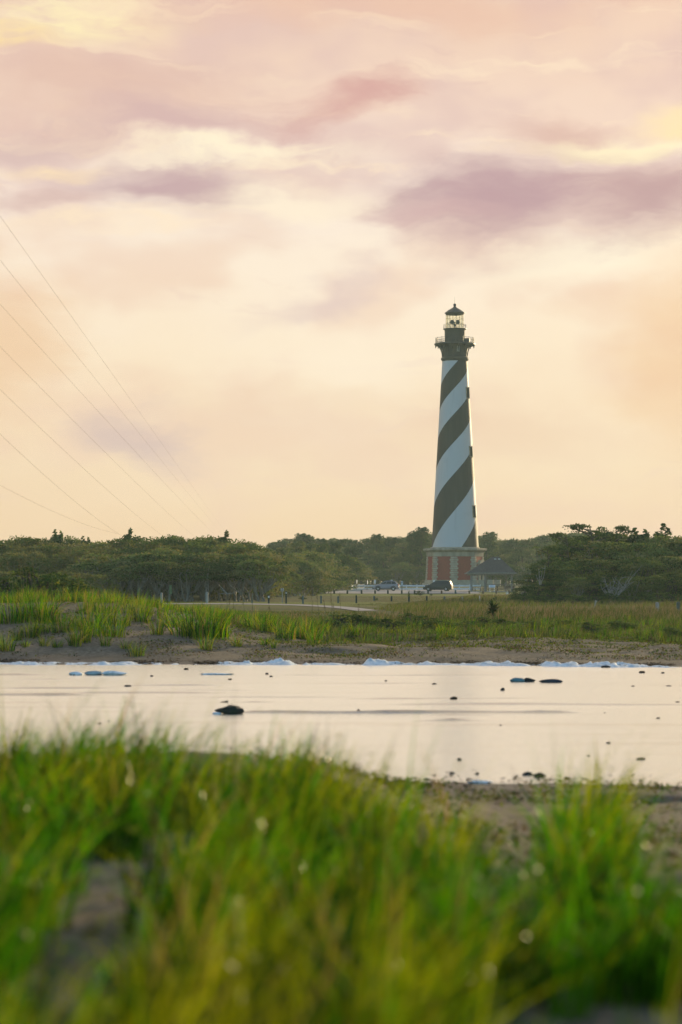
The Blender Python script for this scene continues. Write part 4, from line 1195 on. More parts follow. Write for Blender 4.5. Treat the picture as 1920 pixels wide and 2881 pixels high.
x = RNG.uniform(-23, 25, N0); y = RNG.uniform(77, 108, N0); tt = y - y_far(x); sl = sstep(-9.5, -.5, x)
nz = fbm(x * .8, y * .8, 71, 5)
dens = 1.6 * sl * sstep(1.6, 4.5, tt) * (1 - .3 * sstep(16, 20, tt)) * sstep(.40, .58, nz + .07 * sstep(4, 10, tt)) + (1 - sl) * sstep(1.2, 3, tt) * sstep(.47, .63, nz) * .8
keep = RNG.random(N0) < dens * .9
x, y, nz, tt = x[keep], y[keep], nz[keep], tt[keep]; n = len(x)
P = np.stack([x, y, zg(x, y) + RNG.random(n) ** 1.5 * (.05 + .35 * np.clip(nz - .45, 0, 1)) + .01], -1)
sz = RNG.uniform(.035, .09, n)
xn = RNG.uniform(-1, 6.5, 30000); yn = RNG.uniform(9, 31, 30000)
kn = (RNG.random(30000) < sstep(.40, .58, fbm(xn * 1.2, yn * 1.0, 171)) * .9) & (zg(xn, yn) > .05)
xn, yn = xn[kn], yn[kn]
P = np.concatenate([P, np.stack([xn, yn, zg(xn, yn) + .01 + RNG.random(len(xn)) ** 2 * .10], -1)])
sz = np.concatenate([sz, RNG.uniform(.02, .06, len(xn))]); tt = np.concatenate([tt, RNG.uniform(0, 8, len(xn))]); n = len(P)
V, Q = leaf_quads(P, sz)
rnd = RNG.random(n)
mi = np.where(rnd < .52 - .3 * sstep(3, 10, tt), 2, np.where(rnd < .78, 0, 1))
tag(np_mesh("beach_plants", V, Q, [l_bright, g_dark, l_brown], mi), "low leafy plants spreading over the sandy far shore", "beach plants", kind='stuff')

# single tufts on the sand: things
def tuft_proto(seed, nb, spread, Hm):
    global RNG
    keepr = RNG; RNG = np.random.default_rng(seed)
    rr = RNG.random(nb) ** .6 * spread; ra = RNG.uniform(0, 2 * math.pi, nb)
    P = np.stack([rr * np.cos(ra), rr * np.sin(ra), -.04 * np.ones(nb)], -1)
    rnd = RNG.random(nb)
    mi = np.where(rnd < .12, 2, np.where(rnd < .36, 1, np.where(rnd > .72, 3, 0)))
    o = blade_mesh("grass_tuft", P, Hm * RNG.uniform(.45, 1.05, nb), ra + RNG.normal(0, .5, nb), np.clip(RNG.gamma(2.2, .15, nb), .04, .9), RNG.uniform(.009, .018, nb), mi, GM, 4, link=False)
    RNG = keepr
    return o
TP = [tuft_proto(100 + i, nb, sp, 1.0) for i, (nb, sp) in enumerate(((130, .30), (90, .20), (190, .48), (60, .12)))]
TUFTS = [(16, 1830, 62, 0), (49, 1801, 45, 1), (88, 1793, 60, 0), (73, 1821, 30, 3), (126, 1817, 36, 1), (118, 1782, 52, 0), (163, 1821, 32, 1), (175, 1778, 58, 2), (212, 1817, 62, 1), (230, 1807, 64, 0), (268, 1790, 62, 2),
         (298, 1817, 48, 1), (322, 1793, 74, 0), (355, 1825, 32, 1), (386, 1846, 46, 0), (443, 1785, 62, 1), (486, 1762, 50, 0), (522, 1786, 42, 3), (545, 1788, 96, 2), (580, 1829, 62, 1), (578, 1795, 100, 2), (608, 1790, 84, 0),
         (666, 1819, 42, 1), (725, 1771, 62, 2), (751, 1776, 62, 0), (746, 1814, 32, 1), (772, 1823, 38, 3), (803, 1797, 64, 0), (838, 1793, 50, 1), (864, 1797, 68, 2), (881, 1814, 58, 1), (905, 1782, 46, 0), (998, 1788, 46, 1), (1255, 1792, 52, 0), (1243, 1788, 36, 1),
         (30, 1752, 80, 2), (95, 1745, 90, 2), (130, 1752, 80, 0), (300, 1756, 66, 0), (245, 1770, 70, 2), (400, 1750, 60, 0), (350, 1760, 60, 1)]
for i, (px, py, hp, v) in enumerate(TUFTS):
    p_ = ground_pt(px, py, 76, 130); h = hp / F * p_.y * 1.12
    o = TP[v].copy(); COL.objects.link(o); o.location = p_; o.rotation_euler = (0, 0, random.uniform(0, 6.28)); s = h
    o.scale = (max(.9, 1.35 * s), max(.9, 1.35 * s), s)
    lb = "lone tuft of green grass on bare sand of the far bank"
    tag(o, lb, "grass tuft", "grass tufts on the sandy far bank")

# sea oats: tall stalks with drooping seed heads
oat_m = leafmat("sea_oat_seed", (.10, .08, .035), (.20, .155, .07), .4, (1.2, 1, .6), 3, .6, .2, .3)
oat_d = leafmat("sea_oat_dark", (.045, .032, .015), (.10, .07, .03), .3, (1.2, 1, .6), 3, .6, .2, .3)
stalk_m = simple("dry_stalk", (.22, .19, .085), (.13, .125, .05), 3, .8, .2, bstr=0)
OATS = [(39, 1664, 20, 1562, 0), (64, 1668, 52, 1560, 0), (68, 1668, 60, 1556, 0), (76, 1664, 71, 1545, 0), (91, 1664, 82, 1583, 0), (97, 1668, 95, 1574, 0), (227, 1672, 216, 1603, 0), (147, 1670, 148, 1600, 2),
        (641, 1722, 634, 1658, 0), (645, 1728, 645, 1676, 1), (659, 1722, 655, 1653, 0), (688, 1722, 682, 1672, 1), (711, 1724, 709, 1652, 0), (762, 1722, 758, 1698, 1), (880, 1722, 874, 1630, 0), (897, 1722, 890, 1644, 1),
        (918, 1722, 911, 1678, 1), (934, 1724, 932, 1654, 1), (942, 1724, 938, 1692, 1), (960, 1716, 956, 1662, 1), (1008, 1728, 1008, 1692, 1),
        (1806, 1742, 1796, 1690, 1), (1832, 1742, 1826, 1698, 1), (1858, 1752, 1850, 1658, 1), (1876, 1748, 1868, 1672, 1), (1882, 1758, 1877, 1680, 1), (1900, 1752, 1893, 1684, 1), (1912, 1764, 1908, 1668, 0)]
OL = {0: "pale plumed", 1: "dark plumed", 2: "bare stalked"}
for i, (px, py, tx, ty, k) in enumerate(OATS):
    D = 96.0 + (i % 5) * 1.3 if px < 300 else 112.0 + (i % 5) * 1.5
    x0 = xpx(px, D); z0 = zg1(x0, D); z1 = zpx(ty, D); dxp = xpx(tx, D) - x0
    H = z1 - z0
    where = "on the left dune crest" if px < 300 else ("rising before the pale road" if px < 1100 else "near the right edge posts")
    root = thing("sea_oat", (x0, D, z0), OL[k] + " tall sea oat stalk " + where, "sea oat", "sea oats " + where)
    pts = [(dxp * f ** 2.2, 0, H * f * (1 - .04 * f)) for f in np.linspace(0, 1, 8)]
    mb = MB(); mb.tube(pts, [.011 - .005 * f for f in np.linspace(0, 1, 8)], 4); mb.build("stalk", stalk_m, root)
    if k < 2:
        n = 60; f = RNG.random(n) * .34 + .64
        L = .36 * H
        dirx = -1 if dxp < 0 else 1
        Pn = np.stack([dxp * f ** 2.2 + dirx * RNG.random(n) * .06, RNG.normal(0, .02, n), H * f * (1 - .04 * f) - RNG.random(n) * .09 - .01], -1)
        V, Q = leaf_quads(Pn, RNG.uniform(.02, .045, n), -.1, .5)
        np_mesh("seed_head", V, Q, [oat_m if k == 0 else oat_d, oat_d if k == 0 else stalk_m], (RNG.random(n) > .7).astype(int), parent=root)

# ------------------------------------------------------------------ trees
f_oak = leafmat("oak_leaf", (.058, .102, .030), (.142, .195, .060), .25, (1.3, 1.15, .5), .45, .6, .25, .7)
f_oak2 = leafmat("oak_leaf_dull", (.11, .122, .045), (.23, .225, .095), .25, (1.3, 1.1, .5), .45, .65, .2, .7)
f_pine = leafmat("pine_needle", (.056, .096, .032), (.135, .178, .062), .25, (1.3, 1.1, .5), .6, .6, .25, .55)
f_dark = leafmat("dark_leaf", (.024, .056, .018), (.064, .108, .032), .2, (1.2, 1.2, .5), .6, .55, .3, .5)
f_yellow = leafmat("yellow_leaf", (.12, .15, .032), (.20, .215, .06), .3, (1.3, 1.1, .5), .6, .6, .25, .5)  # yellower leaf tone, spread at random over the crown clumps
bark_p = simple("pale_bark", (.27, .245, .20), (.15, .138, .11), 3, .9, .2, bstr=.3, stretch=(2, 2, .6))
bark_d = simple("dark_bark", (.10, .085, .065), (.055, .045, .036), 3, .9, .2, bstr=.3, stretch=(2, 2, .6))
bark_w = simple("bleached_wood", (.36, .35, .31), (.22, .21, .19), 3, .85, .2, bstr=.2, stretch=(2, 2, .6))
def wob(p0, p1, n, amp, rg):
    p0, p1 = Vector(p0), Vector(p1); out = []
    o = Vector((0, 0, 0)); L = (p1 - p0).length
    for i in range(n + 1):
        f = i / n
        if 0 < i < n: o = o + Vector((rg.gauss(0, 1), rg.gauss(0, 1), rg.gauss(0, .6))) * amp * L / n
        out.append(p0.lerp(p1, f) + o * math.sin(math.pi * f) )
    return out
def crown(name, blobs, n, size, mats, wts, rg, up=.3, aspect=.6, under=.35, gap=.35):
    C = np.array([b[0] for b in blobs]); Rr = np.array([b[1] for b in blobs])
    area = Rr[:, 0] * Rr[:, 1] + Rr[:, 2] * Rr[:, 0]
    bi = rg.choice(len(blobs), n, p=area / area.sum())
    dr = rg.normal(0, 1, (n, 3)); dr /= np.linalg.norm(dr, axis=1)[:, None]
    dr[:, 2] = np.where((dr[:, 2] < -.2) & (rg.random(n) > under), -dr[:, 2], dr[:, 2])
    rad = .50 + .58 * rg.random(n) ** .8
    P = C[bi] + dr * Rr[bi] * rad[:, None]
    if gap:
        q = fbm(P[:, 0] * 1.3 + P[:, 1] * .7, P[:, 2] * 1.6 + P[:, 1] * .5, int(rg.integers(1000)), 3)
        P, dr, bi = P[q > gap], dr[q > gap], bi[q > gap]
    n = len(P)
    nrm = rg.normal(0, 1, (n, 3)) * .75 + dr * .8; nrm[:, 2] += up; nrm /= np.linalg.norm(nrm, axis=1)[:, None]
    a = rg.normal(0, 1, (n, 3)); a -= nrm * (a * nrm).sum(1)[:, None]; a /= np.linalg.norm(a, axis=1)[:, None]
    b = np.cross(nrm, a); s = (rg.uniform(.6, 1.3, n) * size * .5)[:, None]
    V = np.stack([P - a * s, P - b * s * aspect, P + a * s, P + b * s * aspect], 1).reshape(-1, 3)
    blobm = rg.choice(len(mats), len(blobs), p=wts)
    mi = np.where(rg.random(n) < .7, blobm[bi], rg.choice(len(mats), n, p=wts))
    return np_mesh(name, V, np.arange(n * 4).reshape(-1, 4), mats, mi, link=False)
def oak(seed, H=6.0, Wd=7.5, lo=.12, n=3800, size=.27, bark=None, wind=.25, mats=None, wts=(.55, .3, .15), stems=3, nb=22, flat=.5):
    rg = np.random.default_rng(seed); rp = random.Random(seed)
    blobs = []
    for i in range(nb):
        a = rg.uniform(0, 2 * math.pi); rho = rg.random() ** .6
        x = rho * math.cos(a) * Wd * .42; y = rho * math.sin(a) * Wd * .36
        rx = Wd * rg.uniform(.11, .20)
        dome = lo * H + (H * .98 - lo * H) * math.sqrt(max(0, 1 - .86 * rho * rho))
        z = dome - rx * flat - abs(rg.normal(0, .05)) * H
        if i > nb * .62: z = lo * H + (dome - lo * H) * rg.uniform(.05, .75)
        blobs.append(((x + wind * z * .4, y, max(z, lo * H + .1)), (rx * rg.uniform(.9, 1.4), rx, rx * flat * rg.uniform(.7, 1.3))))
    root = bpy.data.objects.new("live_oak", None)
    cr = crown("crown", blobs, n, size, mats or [f_oak, f_oak2, f_dark], wts, rg)
    mb = MB()
    for s in range(stems):
        a = 2 * math.pi * s / stems + rp.uniform(-.5, .5)
        b0 = (.18 * math.cos(a), .18 * math.sin(a), -.2)
        fork = (Wd * .16 * math.cos(a) + wind * .3, Wd * .12 * math.sin(a), H * max(.32, lo * .8) * rp.uniform(.8, 1.15))
        pts = wob(b0, fork, 5, .28, rp); mb.tube(pts, [.115 - .009 * i for i in range(6)], 6)
        for b in sorted(blobs, key=lambda q: (q[0][0] - fork[0]) ** 2 + (q[0][1] - fork[1]) ** 2)[:7]:
            st = pts[-1] if rp.random() < .6 else pts[3]
            pp = wob(st, b[0], 4, .22, rp); mb.tube(pp, [.09, .07, .055, .04, .022], 5)
    tr = mb.build("trunk", bark or bark_p, None, smooth=True, link=False)
    return root, [(tr, []), (cr, [])], H
def pine(seed, H=12.0, Wd=5.0, lo=.35, n=2600, size=.42, nb=22, mats=None, wts=(.6, .25, .15), flat=.55, name="pine_tree", taper=.75):
    rg = np.random.default_rng(seed); rp = random.Random(seed)
    root = bpy.data.objects.new(name, None)
    lean = rp.uniform(-.04, .04)
    trunk = wob((0, 0, -.2), (lean * H, 0, H * .96), 7, .05, rp)
    mb = MB(); mb.tube(trunk, [.20 - .022 * i for i in range(8)], 7)
    blobs = []
    for i in range(nb):
        f = lo + (1 - lo) * (i / (nb - 1)) ** .8
        z = f * H; w = Wd * .5 * (1 - taper * ((f - lo) / (1 - lo)) ** 1.4) * rg.uniform(.35, 1.0)
        a = rg.uniform(0, 2 * math.pi); c = Vector((lean * z + w * math.cos(a), w * math.sin(a), min(z + w * .15, H * .97)))
        r_ = Wd * rg.uniform(.10, .19)
        blobs.append((tuple(c), (r_ * 1.2, r_ * 1.1, r_ * flat)))
        st = Vector((lean * z * .9, 0, z * .93)); mb.tube(wob(st, c, 3, .12, rp), [.06, .045, .03, .015], 4)
    cr = crown("crown", blobs, n, size, mats or [f_pine, f_oak2, f_dark], wts, rg, gap=.36)
    tr = mb.build("trunk", bark_d, None, smooth=True, link=False)
    return root, [(tr, []), (cr, [])], H
def cedar(seed, H=5.0, Wd=2.2, n=1500, size=.22):
    """eastern cedar with ragged upright sprays"""
    rg = np.random.default_rng(seed); rp = random.Random(seed)
    root = bpy.data.objects.new("cedar_tree", None)
    blobs = []
    for i in range(18):
        f = rg.random() ** .8; w = Wd * .42 * (1 - f * .85); a = rg.uniform(0, 6.28)
        blobs.append(((w * math.cos(a), w * math.sin(a), H * (.1 + .8 * f)), (Wd * .12, Wd * .12, H * rg.uniform(.05, .11))))
    for k in range(3): blobs.append(((rg.normal(0, .1) * Wd, 0, H * (.86 + .05 * k)), (Wd * .06, Wd * .06, H * .09)))
    cr = crown("crown", blobs, n, size, [f_dark, f_oak], (.6, .4), rg, gap=.3, up=.1)
    mb = MB(); mb.tube(wob((0, 0, -.2), (0, 0, H * .9), 4, .05, rp), [.12, .09, .07, .05, .02], 6)
    return root, [(mb.build("trunk", bark_d, None, link=False), []), (cr, [])], H
OPEN = [oak(200 + i, 4.8, 6.2, .50, 2600, .25, bark_p, .3, stems=3, nb=20, flat=.42) for i in range(5)]
DENSE = [oak(300 + i, 6.0, 7.5, .06, 5200, .27, bark_p, .25, nb=30) for i in range(5)]
DULL = [oak(340 + i, 6.0, 7.5, .05, 5200, .27, bark_p, .25, mats=[f_oak2, f_oak, f_yellow], wts=(.55, .33, .12), nb=30) for i in range(4)]
LAYER = [oak(380 + i, 6.5, 8.5, .08, 6500, .25, bark_d, .35, mats=[f_oak, f_dark, f_yellow, f_oak2], wts=(.42, .28, .15, .15), nb=34, flat=.30) for i in range(4)]
PINE = [pine(400 + i, 12, rng_w, lo_, 5200, .40, nb_, flat=.75, taper=.6) for i, (rng_w, lo_, nb_) in enumerate(((6.5, .08, 40), (7.2, .12, 38), (6.0, .06, 42), (8.0, .14, 42), (6.0, .4, 22)))]
TOPP = [pine(450 + i, 7, 5.4, .55, 1500, .24, 13, [f_dark, f_pine, f_oak], (.5, .3, .2), .34, taper=.25) for i in range(2)]
CED = [cedar(470 + i) for i in range(3)]
BUSH = [oak(500 + i, 2.0, 3.2, .0, 2600, .16, bark_d, .1, mats=[f_dark, f_oak, f_yellow], wts=(.55, .35, .1), stems=3, nb=18, flat=.6) for i in range(3)]
def plant(proto, px, D, top_py, label, group, cat="tree", wscale=1.0, name=None, sink=0.0, minh=.8):
    root, kids, H0 = proto
    x = xpx(px, D); z = zg1(x, D) - sink
    h = max(zpx(top_py, D) - z, minh)
    s = h / H0
    r = dup(root, kids, (x, D, z), random.uniform(-.5, .5) + (math.pi if random.random() < .0 else 0), (s * wscale * random.uniform(.9, 1.12), s * wscale, s), label, group, cat)
    if name: r.name = name
    return r
sk_l = lambda px: np.interp(px, [-300, 0, 75, 160, 220, 294, 367, 453, 540, 637, 710, 747, 800, 850, 900, 960, 1000, 1060, 1120, 1160, 1190, 1215, 1300, 1365, 1400, 1450, 1500, 1560, 1700, 2200],
                            [1502, 1508, 1501, 1506, 1517, 1509, 1501, 1499, 1497, 1506, 1524, 1532, 1524, 1514, 1528, 1520, 1525, 1516, 1524, 1514, 1498, 1512, 1515, 1512, 1528, 1524, 1514, 1506, 1500, 1500])
GL = "oaks of the low wood at the left"
L_OPEN = "wind bent oak with bare pale trunks at the front of left wood"
L_LEFT = "dense wind pruned oak in the low wood at the left"
L_DULL = "olive brown scrubby oak on the slope of left wood"
# front rank with bare trunks
for k, px in enumerate(np.arange(262, 760, 40)):
    plant(OPEN[k % 5], px + random.uniform(-10, 10), 232 + random.uniform(-2, 5), 1578 + random.uniform(-14, 12), L_OPEN, "bare trunked oaks at the front of left wood", wscale=1.15)
for k, px in enumerate(np.arange(290, 740, 55)):
    plant(OPEN[(k + 2) % 5], px + random.uniform(-14, 14), 240 + random.uniform(-2, 2), 1556 + random.uniform(-12, 10), L_OPEN, "bare trunked oaks at the front of left wood", wscale=1.1)
for r_, (D, f) in enumerate(((250, .45), (262, .7), (278, .9), (298, 1.0))):
    for k, px in enumerate(np.arange(-170 + 27 * (r_ % 2), 745, 62)):
        ty = 1570 + (sk_l(px) - 1570) * f + random.uniform(-6, 8)
        dull = r_ < 3 and (px < 280 or random.random() < .3)
        plant((DULL if dull else DENSE)[(k + r_) % 4], px + random.uniform(-16, 16), D + random.uniform(-4, 4), ty, L_DULL if dull else L_LEFT, GL, wscale=1.05)
for k, px in enumerate(np.arange(-150, 270, 46)):
    plant(DULL[k % 4], px, 226 + random.uniform(-4, 4), 1612 + random.uniform(-14, 12), L_DULL, GL, wscale=1.3)
for px, ty in ((160, 1495), (238, 1513), (360, 1493), (630, 1500)):
    plant(CED[int(px) % 3], px, 294, ty, "ragged dark cedar spiking above the skyline of left wood", "cedars on the skyline of left wood", wscale=1.35)
# brownish middle wood running back to the car park
LM = "olive mixed tree in the middle wood left of the car park"
for r_, (dd, f) in enumerate(((0, .15), (16, .45), (34, .72), (60, .95))):
    for k, px in enumerate(np.arange(690 + 20 * (r_ % 2), 1010, 40)):
        D = np.interp(px, [640, 760, 900, 1010], [240, 285, 350, 440]) + dd
        ty = 1612 + (sk_l(px) + 8 - 1612) * f + random.uniform(-8, 8)
        pr = (DULL if random.random() < .6 else DENSE)[(k + r_) % 4] if r_ < 3 else PINE[(k + r_) % 5]
        plant(pr, px + random.uniform(-10, 10), D + random.uniform(-5, 5), ty, LM, "trees of the middle wood", wscale=1.15 if r_ < 3 else .95)
# the pine forest behind the lighthouse
LP = "hazy pine in the forest line behind the lighthouse"
for r_, (D, f) in enumerate(((560, .55), (585, .8), (615, 1.0), (650, 1.0))):
    for k, px in enumerate(np.arange(740 + 13 * r_, 1660, 38)):
        ty = 1600 + (sk_l(px) - 1600) * f + random.uniform(-5, 9)
        if random.random() < .12 and f == 1.0: ty -= 9
        plant(PINE[(k * 2 + r_) % 5], px + random.uniform(-10, 10), D + random.uniform(-8, 8), ty, LP, "pines of the forest behind the lighthouse", wscale=1.12)
for r_, D in enumerate((545, 552)):
    for k, px in enumerate(np.arange(960 + 30 * r_, 1500, 52)):
        plant((DENSE + DULL)[(k + 4 * r_) % 9], px + random.uniform(-14, 14), D, 1588 + random.uniform(-10, 14), "round bushy tree at the foot of the pine forest", "understorey trees behind the lighthouse", wscale=1.25)
for px, ty in ((1188, 1487), (1163, 1502), (1380, 1500), (1371, 1508), (1063, 1506), (848, 1504), (865, 1508), (905, 1518)):
    plant(PINE[4], px, 575, ty, "taller pine standing out above the forest line", "taller pines of the forest line", wscale=.85)
# the wood at the right
LR = "dark layered oak in the wood at the right"
sk_r = lambda px: np.interp(px, [1440, 1470, 1500, 1545, 1590, 1606, 1640, 1690, 1725, 1760, 1800, 1850, 1920, 2300], [1640, 1600, 1572, 1548, 1540, 1512, 1492, 1490, 1505, 1498, 1503, 1498, 1500, 1500])
for r_, (D, f) in enumerate(((204, .28), (212, .58), (222, .85), (236, 1.0))):
    for k, px in enumerate(np.arange((1462, 1480, 1525, 1625)[r_], 2120, (52, 56, 60, 56)[r_])):
        ty = 1655 + (sk_r(px) - 1655) * f + random.uniform(-7, 8)
        plant(LAYER[(k + r_) % 4] if random.random() < .75 else DENSE[(k + r_) % 5], px + random.uniform(-10, 10), D + random.uniform(-3, 3), ty, LR, "oaks of the wood at the right", wscale=1.1 if px > 1560 else .85)
for k, px in enumerate(np.arange(1478, 2050, 34)):
    plant(BUSH[k % 3], px, 196 + random.uniform(-2, 3), 1672 + random.uniform(-10, 8), "low green bush along the foot of the right wood", "bushes at the foot of the right wood", "bush", 1.2, "bush")
plant(TOPP[0], 1668, 232, 1476, "flat topped dark pine, tallest above the right wood", "flat topped pines above the right wood", wscale=1.1)
plant(TOPP[1], 1738, 234, 1482, "small flat topped pine beside the tallest one of the right wood", "flat topped pines above the right wood", wscale=.7)
plant(TOPP[0], 1598, 222, 1500, "dark tufted pine at the left shoulder of the right wood", "flat topped pines above the right wood", wscale=.8)
plant(TOPP[1], 1546, 214, 1537, "small tufted pine crown above the low left end of right wood", "flat topped pines above the right wood", wscale=.7)
for px, ty in ((1795, 1492), (1868, 1485)):
    plant(CED[px % 3], px, 238, ty, "ragged cedar top spiking above the right wood", "cedars above the right wood", wscale=1.7)
# bleached dead trees and branches
def dead(name, px, py, D, label, tips, r0, seed, twigs=3, mat=None):
    rp = random.Random(seed)
    x0 = xpx(px, D); z0 = zg1(x0, D) if py is None else zpx(py, D)
    root = thing(name, (x0, D, z0), label, "dead tree")
    mb = MB(); 
    for (tx, ty, yo) in tips:
        e = Vector((xpx(tx, D) - x0, yo, zpx(ty, D) - z0))
        pts = wob((rp.uniform(-.1, .1), 0, -.1), e, 6, .16, rp)
        mb.tube(pts, [r0 * (1 - .13 * i) for i in range(7)], 5)
        for k in range(twigs):
            s_ = pts[rp.randint(2, 5)]; q = s_ + Vector((rp.uniform(-.8, .8), rp.uniform(-.4, .4), rp.uniform(-.1, .8))) * (e.length * .35)
            mb.tube(wob(s_, q, 3, .2, rp), [r0 * .45, r0 * .35, r0 * .25, r0 * .12], 4)
    mb.build("branches", mat or bark_w, root)
    return root
dead("dead_tree", 1722, 1692, 199.5, "bleached dead tree with tangled bare branches in the right wood", [(1690, 1640, 0), (1698, 1628, -.5), (1716, 1632, 0), (1735, 1622, .2), (1752, 1616, -.3), (1770, 1640, .2), (1780, 1605, 0), (1808, 1590, .3), (1712, 1650, -.8), (1700, 1656, -.5), (1782, 1635, -.5), (1740, 1640, -.4), (1725, 1650, -.6), (1760, 1655, .1), (1706, 1640, .3)], .038, 5, 6)
dead("dead_tree", 1521, 1642, 199, "small pale bare snag in the low left end of right wood", [(1515, 1600, 0), (1526, 1604, 0), (1536, 1590, .2), (1510, 1618, 0)], .028, 8, 3)
dead("dead_tree", 583, None, 230.5, "pale s shaped bare oak trunk at the front of left wood", [(583, 1640, 0), (576, 1625, .2), (588, 1600, 0)], .085, 12, 1, bark_p)
dead("dead_tree", 523, None, 231, "pale forked oak trunk in the middle of left wood", [(520, 1640, 0), (500, 1606, .2), (535, 1600, 0), (540, 1620, 0)], .08, 15, 2, bark_p)
dead("dead_tree", 415, None, 231.5, "pale curved oak trunk leaning right near left wood's middle", [(420, 1625, 0), (447, 1598, .2), (432, 1610, 0)], .075, 18, 3, bark_p)
dead("dead_tree", 475, None, 231.5, "two slim upright pale trunks near the green sign", [(471, 1600, 0), (478, 1610, .2), (468, 1585, 0)], .08, 19, 1, bark_p)
dead("fallen_branch", 640, 1668, 229.5, "white fallen branch lying below the left wood's right end", [(612, 1672, 0), (668, 1664, 0), (655, 1670, .3), (620, 1655, .2), (608, 1638, .2)], .05, 22, 1)
dead("fallen_branch", 385, 1640, 231, "long pale fallen branch slanting in the left wood", [(350, 1612, 0), (372, 1634, 0), (340, 1608, .3)], .07, 25, 1, bark_p)
# shrubs
def bush(px, D, top, label, w=1.0, v=0, cat="bush", name="bush"):
    plant(BUSH[v], px, D, top, label, None, cat, w, name, minh=.3)
bush(98, 108, 1588, "broad dark bush behind the sea oats on left dune", 1.05, 0)
bush(165, 110, 1606, "lower dark bush right of the sea oats on left dune", 1.1, 1)
bush(2, 106, 1612, "dark bush cut by the left picture edge on dune", 1.0, 2)
bush(1183, 352, 1661, "low dark spreading bush before the dark car", 1.5, 0)
bush(1213, 345, 1671, "tiny bush right of the low dark bush", 1.0, 1)
bush(1337, 335, 1671, "small round bush in the meadow before pavilion", .9, 1)
bush(1394, 250, 1676, "small upright bush just behind the yucca", .8, 2)
bush(1060, 250, 1684, "tiny dark plant in the meadow below silver suv", .9, 2)
bush(1440, 260, 1672, "leafy bush at the left foot of the right wood", 1.1, 1)
bush(1468, 240, 1668, "broad bush at the left foot of the right wood", 1.2, 2)
bush(850, 262, 1680, "low grey green thicket behind the verge posts", 2.2, 1)
bush(1888, 91, 1762, "leafy green dune plant at right end of the far shore", 1.2, 1)
bush(1838, 93, 1772, "smaller leafy plant left of the right end one on far shore", 1.1, 2)
bush(1160, 106, 1722, "dark low shrub in the dune grass left of yucca", 1.6, 0)
for k, (px, D_, top, v) in enumerate(((1100, 100, 1738, 0), (1230, 101, 1742, 1), (1300, 99, 1748, 2), (1420, 103, 1738, 0), (1500, 100, 1745, 1), (1580, 102, 1742, 2), (1660, 99, 1748, 0), (1740, 101, 1744, 1), (1350, 106, 1732, 2), (1200, 107, 1730, 0))):
    plant(BUSH[v], px, D_, top, "low olive shrub among the marsh grass behind the right shore", "low shrubs in the right marsh", "bush", 1.8, "bush", minh=.3)
bush(1010, 104, 1726, "dark low shrub in the dune grass right of the road end", 1.7, 1)
bush(950, 103, 1722, "dark leafy shrub in the dune grass below the road end", 1.4, 2)
plant(CED[0], 1151, 246, 1662, "young upright cedar growing against a meadow post", None, "tree", .7)
# yucca
def yucca():
    D = 122.0; x = xpx(1387, D); z = zg1(x, D)
    root = thing("yucca", (x, D, z), "spiky dark yucca standing in the meadow right of pavilion axis", "yucca")
    root['label'] = "dark spiky yucca with a fan of sword leaves in the meadow"
    top = zpx(1683, D) - z; hc = zpx(1714, D) - z
    mb = MB(); mb.tube([(0, 0, -.1), (.02, 0, hc * .5), (0, 0, hc)], [.07, .075, .06], 7); mb.build("stem", bark_d, root)
    n = 95; a = RNG.uniform(0, 2 * math.pi, n); e = RNG.uniform(-.45, 1.2, n)
    L = (top - hc) * RNG.uniform(.85, 1.12, n)
    V = []; Q = []
    for i in range(n):
        d_ = np.array([math.cos(a[i]) * math.cos(e[i]), math.sin(a[i]) * math.cos(e[i]), math.sin(e[i])])
        w = np.cross(d_, [0, 0, 1.0]); w /= np.linalg.norm(w) + 1e-6
        up = np.cross(w, d_)
        c = np.array([0, 0, hc + RNG.uniform(-.12, .06)])
        for f, wd in ((0, .03), (.3, .055), (.7, .042), (1, .004)):
            p = c + d_ * L[i] * f - np.array([0, 0, .10 * L[i] * f * f])
            V += [p - w * wd, p + w * wd]
        for k in range(3): b = 8 * i + 2 * k; Q.append((b, b + 1, b + 3, b + 2))
    np_mesh("leaves", np.array(V), np.array(Q), [f_dark, leafmat("yucca_leaf", (.02, .05, .012), (.05, .10, .02), .25, (1.2, 1.2, .5), 1, .65, .12, .2)], (RNG.random(n) > .5).astype(int).repeat(3), parent=root)
yucca()

# ------------------------------------------------------------------ foam, driftwood, wrack
m, t, out = new_mat("sea_foam")
co = t.new('ShaderNodeTexCoord').outputs['Object']; nz = t.noise(co, 6, 5, .65)
p = pbsdf(t, t.ramp(nz, [(.34, (.36, .50, .56)), (.62, (.80, .86, .88))]), .45, .4, 0, bump(t, nz, .5, .04)); p.inputs['Subsurface Weight'].default_value = 0
t.l.new(p.outputs[0], out.inputs[0]); foam_m = m
fx = np.arange(-17, 17, .07); fy = np.linspace(-1.1, .9, 22)
FX = np.repeat(fx[None, :], len(fy), 0); off = (fbm(fx * .25, 1.7, 13) - .5) * .9
FY = y_far(fx)[None, :] + off[None, :] + fy[:, None]
pxf = 960 + F * fx / 77
amp = np.interp(pxf, [0, 60, 100, 340, 430, 560, 690, 760, 960, 1000, 1060, 1500, 1560, 1700, 1800, 1920], [.6, .6, .65, .6, .35, .5, .7, .9, 1.0, .85, 1.05, 1.0, .9, .95, .5, .4])
amp = amp * np.interp(pxf, [600, 760], [.8, 1.1]) * (.4 + 1.05 * sstep(.35, .6, fbm(fx * .9, 4.4, 19)))
prof = np.exp(-(fy / .55) ** 2)[:, None]
lump = fbm(FX * 3.6, FY * 3.2, 29, 5)
FZ = amp[None, :] * prof * (.045 + .38 * (lump - .36)) - .03
I = np.arange(FX.size).reshape(FX.shape)
